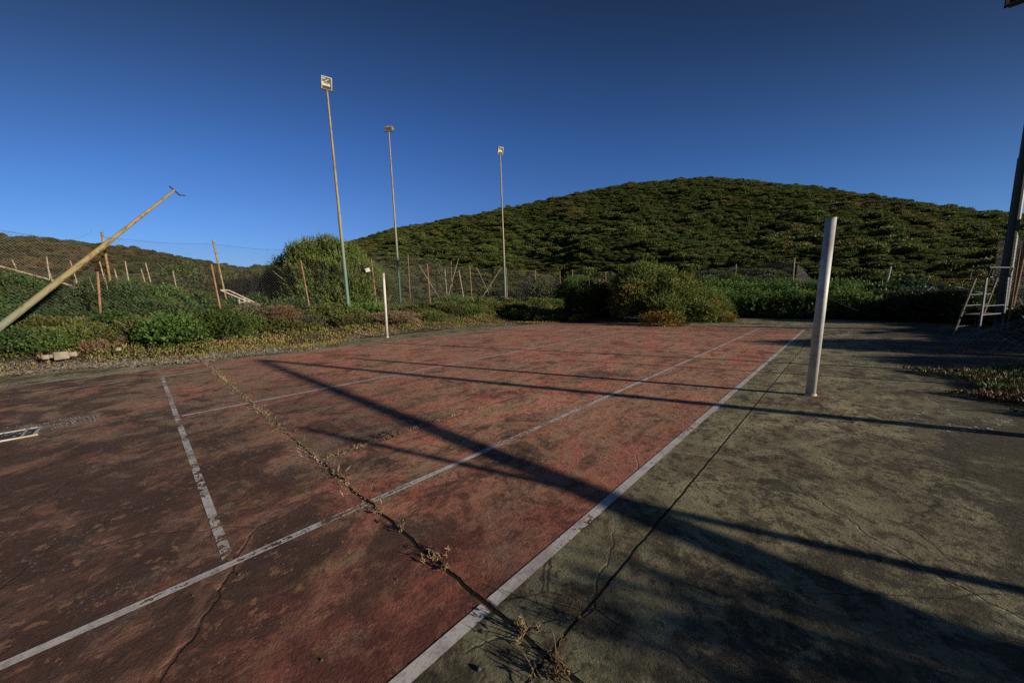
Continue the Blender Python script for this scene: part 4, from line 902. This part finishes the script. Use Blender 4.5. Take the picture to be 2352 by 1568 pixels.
bush(1040, 690, 60, 'feathery bright green bush between the fence posts', 'leaf_green', 'upright', x=-14)
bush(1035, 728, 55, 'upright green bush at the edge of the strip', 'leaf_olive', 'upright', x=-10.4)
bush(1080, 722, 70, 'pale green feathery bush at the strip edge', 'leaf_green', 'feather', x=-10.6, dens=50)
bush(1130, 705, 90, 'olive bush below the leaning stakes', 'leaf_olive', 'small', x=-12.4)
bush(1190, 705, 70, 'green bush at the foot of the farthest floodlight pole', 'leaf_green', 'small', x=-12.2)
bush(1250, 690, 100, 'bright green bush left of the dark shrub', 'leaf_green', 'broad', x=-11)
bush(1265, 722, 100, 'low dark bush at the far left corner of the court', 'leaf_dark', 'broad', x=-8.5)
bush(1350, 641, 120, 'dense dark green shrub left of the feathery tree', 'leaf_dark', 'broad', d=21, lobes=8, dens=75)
# tamarisk: several blobs, drooping feathery sprays, yellow lower skirts
root = empty('tamarisk', (-1.2, 12.6, 0), 'large feathery tamarisk bush with yellow tips spilling onto the court', 'tamarisk'); mb = MB()
def blobpx(u0, u1, v0, v1, d, dk=.8):
    c = at((u0+u1)/2, (v0+v1)/2, d=d); rx = (u1-u0)/2/F*d; rz = (v1-v0)/2/F*d; return (c, (rx, rx*dk, rz))
crown(mb, [blobpx(1400, 1530, 622, 740, 20.5), blobpx(1460, 1590, 650, 745, 19.3), blobpx(1410, 1490, 655, 748, 18.9), blobpx(1530, 1640, 668, 745, 19.4), blobpx(1590, 1668, 690, 748, 19.2), blobpx(1490, 1560, 690, 752, 17.6), blobpx(1560, 1640, 705, 752, 17.9), blobpx(1445, 1500, 614, 690, 20.4), blobpx(1400, 1600, 630, 750, 19.8)], 95, ST['feather'])
mb.build('crown', MT['tamarisk'], root)
mb = MB(); crown(mb, [blobpx(1608, 1684, 733, 752, 18.0, .5), blobpx(1480, 1560, 733, 756, 16.6, .4)], 90, ST['feather']); o = mb.build('low_branches', foliage_mat('tamarisk_yellow', (.12, .09, .02), (.36, .25, .06), (.40, .22, .05)), root); o['label'] = 'yellow low branches'
t = MB()
for k in range(9):
    e = np.array([-1.2+rng.normal()*1.6, 12.6+rng.normal(), rng.uniform(1.4, 2.6)]); t.tube([(-1.2, 12.6, -.05), (np.array([-1.2, 12.6, 0])+e)/2+[0, 0, .4], e], [.06, .04, .01], 6)
t.build('trunk', MT['twig'], root)
# tall juniper-like bush between the fences
root = empty('tall_bush', at(745, 700, x=-15.8), 'tall dense bush with upright shoots behind the front fence', 'bush'); root.location.z = T(-15.8, root.location.y); mb = MB(); d0 = float((at(745, 650, x=-15.8)-CAM)@FWD)
crown(mb, [blobpx(655, 845, 590, 740, d0), blobpx(668, 760, 568, 640, d0, 1), blobpx(722, 792, 556, 625, d0, 1), blobpx(775, 835, 575, 650, d0, 1), blobpx(800, 872, 612, 690, d0, 1), blobpx(636, 690, 600, 660, d0, 1), blobpx(650, 740, 600, 700, d0-.6), blobpx(760, 860, 600, 700, d0-.2), blobpx(670, 760, 650, 740, d0-1.0), blobpx(775, 860, 640, 740, d0-.8), blobpx(640, 730, 670, 745, d0-.6), blobpx(720, 830, 680, 745, d0-1.2)], 70, ST['upright']); mb.build('crown', foliage_mat('tall_bush_leaf', (.04, .06, .016), (.22, .27, .065), (.15, .16, .05)), root)
t = MB(); b0 = np.array(root.location)
for k in range(14):
    e = b0+np.array([rng.normal()*1.3, rng.normal()*1.0, rng.uniform(1.2, 2.8)]); t.tube([b0+rng.normal(size=3)*[.4, .4, 0], (b0+e)/2, e], [.05, .03, .01], 5)
t.build('trunk', MT['branch_pale'], root)
for a in [(20, 622, 150, 'dark thicket at the left picture edge behind the front fence', 'leaf_thicket', -15.6), (118, 655, 130, 'dark shrub under the fallen pole behind the front fence', 'leaf_dark', -15.4), (218, 640, 130, 'dark green shrub behind the first rusty post', 'leaf_thicket', -15.5), (305, 640, 120, 'rounded dark shrub just right of the first rusty post', 'leaf_thicket', -15.8), (385, 655, 120, 'green shrub behind the mesh left of the second rusty post', 'leaf_green', -15.5), (462, 672, 110, 'green shrub behind the second rusty post', 'leaf_green', -15.2),
          (330, 690, 110, 'dark low shrub pressed against the mesh', 'leaf_dark', -14.1), (150, 715, 150, 'low dark shrub against the mesh left of the first post', 'leaf_dark', -14.2), (40, 720, 130, 'low dark shrub against the mesh at the picture edge', 'leaf_dark', -14.2), (240, 725, 110, 'leafy dark shrub at the foot of the first rusty post', 'leaf_dark', -13.9), (580, 700, 90, 'grey green shrub under the overturned white frame', 'leaf_grey', -14.4),
          (430, 598, 150, 'broad green bush well behind the fences under the left hill', 'leaf_green', -26), (500, 612, 120, 'rolling green bush behind the tall fence', 'leaf_olive', -25), (575, 622, 120, 'olive bush in the dip between the hills', 'leaf_olive', -25), (630, 606, 80, 'dark olive bush left of the tall bush', 'leaf_dark', -22), (640, 640, 90, 'dark green bush tucked beside the tall bush', 'leaf_olive', -19)]:
    bush(a[0], a[1], a[2], a[3], a[4], 'coarse' if a[5] < -20 else 'broad', x=a[5], dens=34 if a[5] < -20 else 55)
bush(880, 622, 90, 'grey green bush right of the tall bush behind the fence', 'leaf_olive', 'small', x=-18.5, dens=45)
bush(1330, 628, 120, 'pale green mass of leaves behind the back corner of the fence', 'leaf_green', 'broad', d=30, dens=35)
bush(1240, 628, 110, 'pale green bush beyond the far end of the front fence', 'leaf_grey', 'broad', d=31, dens=35)
# hedge closing the far end
root = empty('hedge', (3, 20, .3), 'dense leafy hedge across the far end, sunlit on top and dark below', 'hedge'); mb = MB()
crown(mb, [blobpx(1560, 1700, 665, 748, 21.6), blobpx(1660, 1800, 670, 750, 20.6), blobpx(1760, 1900, 668, 750, 19.6), blobpx(1870, 2010, 665, 750, 18.4), blobpx(1545, 1680, 642, 745, 24.5), blobpx(1620, 1740, 648, 745, 23.5), blobpx(1700, 1830, 652, 745, 22.5), blobpx(1790, 1920, 650, 742, 21.5), blobpx(1860, 1990, 648, 742, 20.5), blobpx(1960, 2080, 655, 745, 19.5), blobpx(1640, 1760, 640, 700, 25), blobpx(1740, 1860, 645, 700, 24)], 48, ST['broad']); mb.build('crown', MT['leaf_green'], root)
bush(2110, 662, 130, 'dark shrub under the collapsed metal frame', 'leaf_dark', 'broad', d=15.5, dens=60, lobes=6)
bush(2050, 690, 90, 'dark low shrub where the torn mesh lies', 'leaf_dark', 'broad', d=16.5, dens=60)
bush(2210, 655, 120, 'dark shrub behind the umpire chair', 'leaf_dark', 'broad', d=14.5, dens=60, lobes=6)
bush(2345, 640, 120, 'olive shrub behind the dark pole at the right edge', 'leaf_olive', 'broad', d=14, dens=50)
for (x_, y_, r_, h_, lab) in [(11.0, -3.55, .5, 1.2, 'small shrub outside the frame at the lower right'), (12.6, 8.4, 1.6, 1.6, 'shrub outside the right edge beside the wire heap'), (12.6, 5.8, 1.1, 1.0, 'shrub outside the right edge beside the ice plants'), (10.4, -4.95, .6, .95, 'low shrub outside the frame behind the lower right corner')]:
    root = empty('shrub', (x_, y_, T(x_, y_)), lab, 'shrub'); mb = MB(); z_ = T(x_, y_); crown(mb, [((x_, y_, z_+h_*.45), (r_, r_*.8, h_*.55)), ((x_-.3*r_, y_+.2*r_, z_+h_*.35), (r_*.7, r_*.7, h_*.4))], 55, ST['broad']); mb.build('crown', MT['leaf_dark'], root)
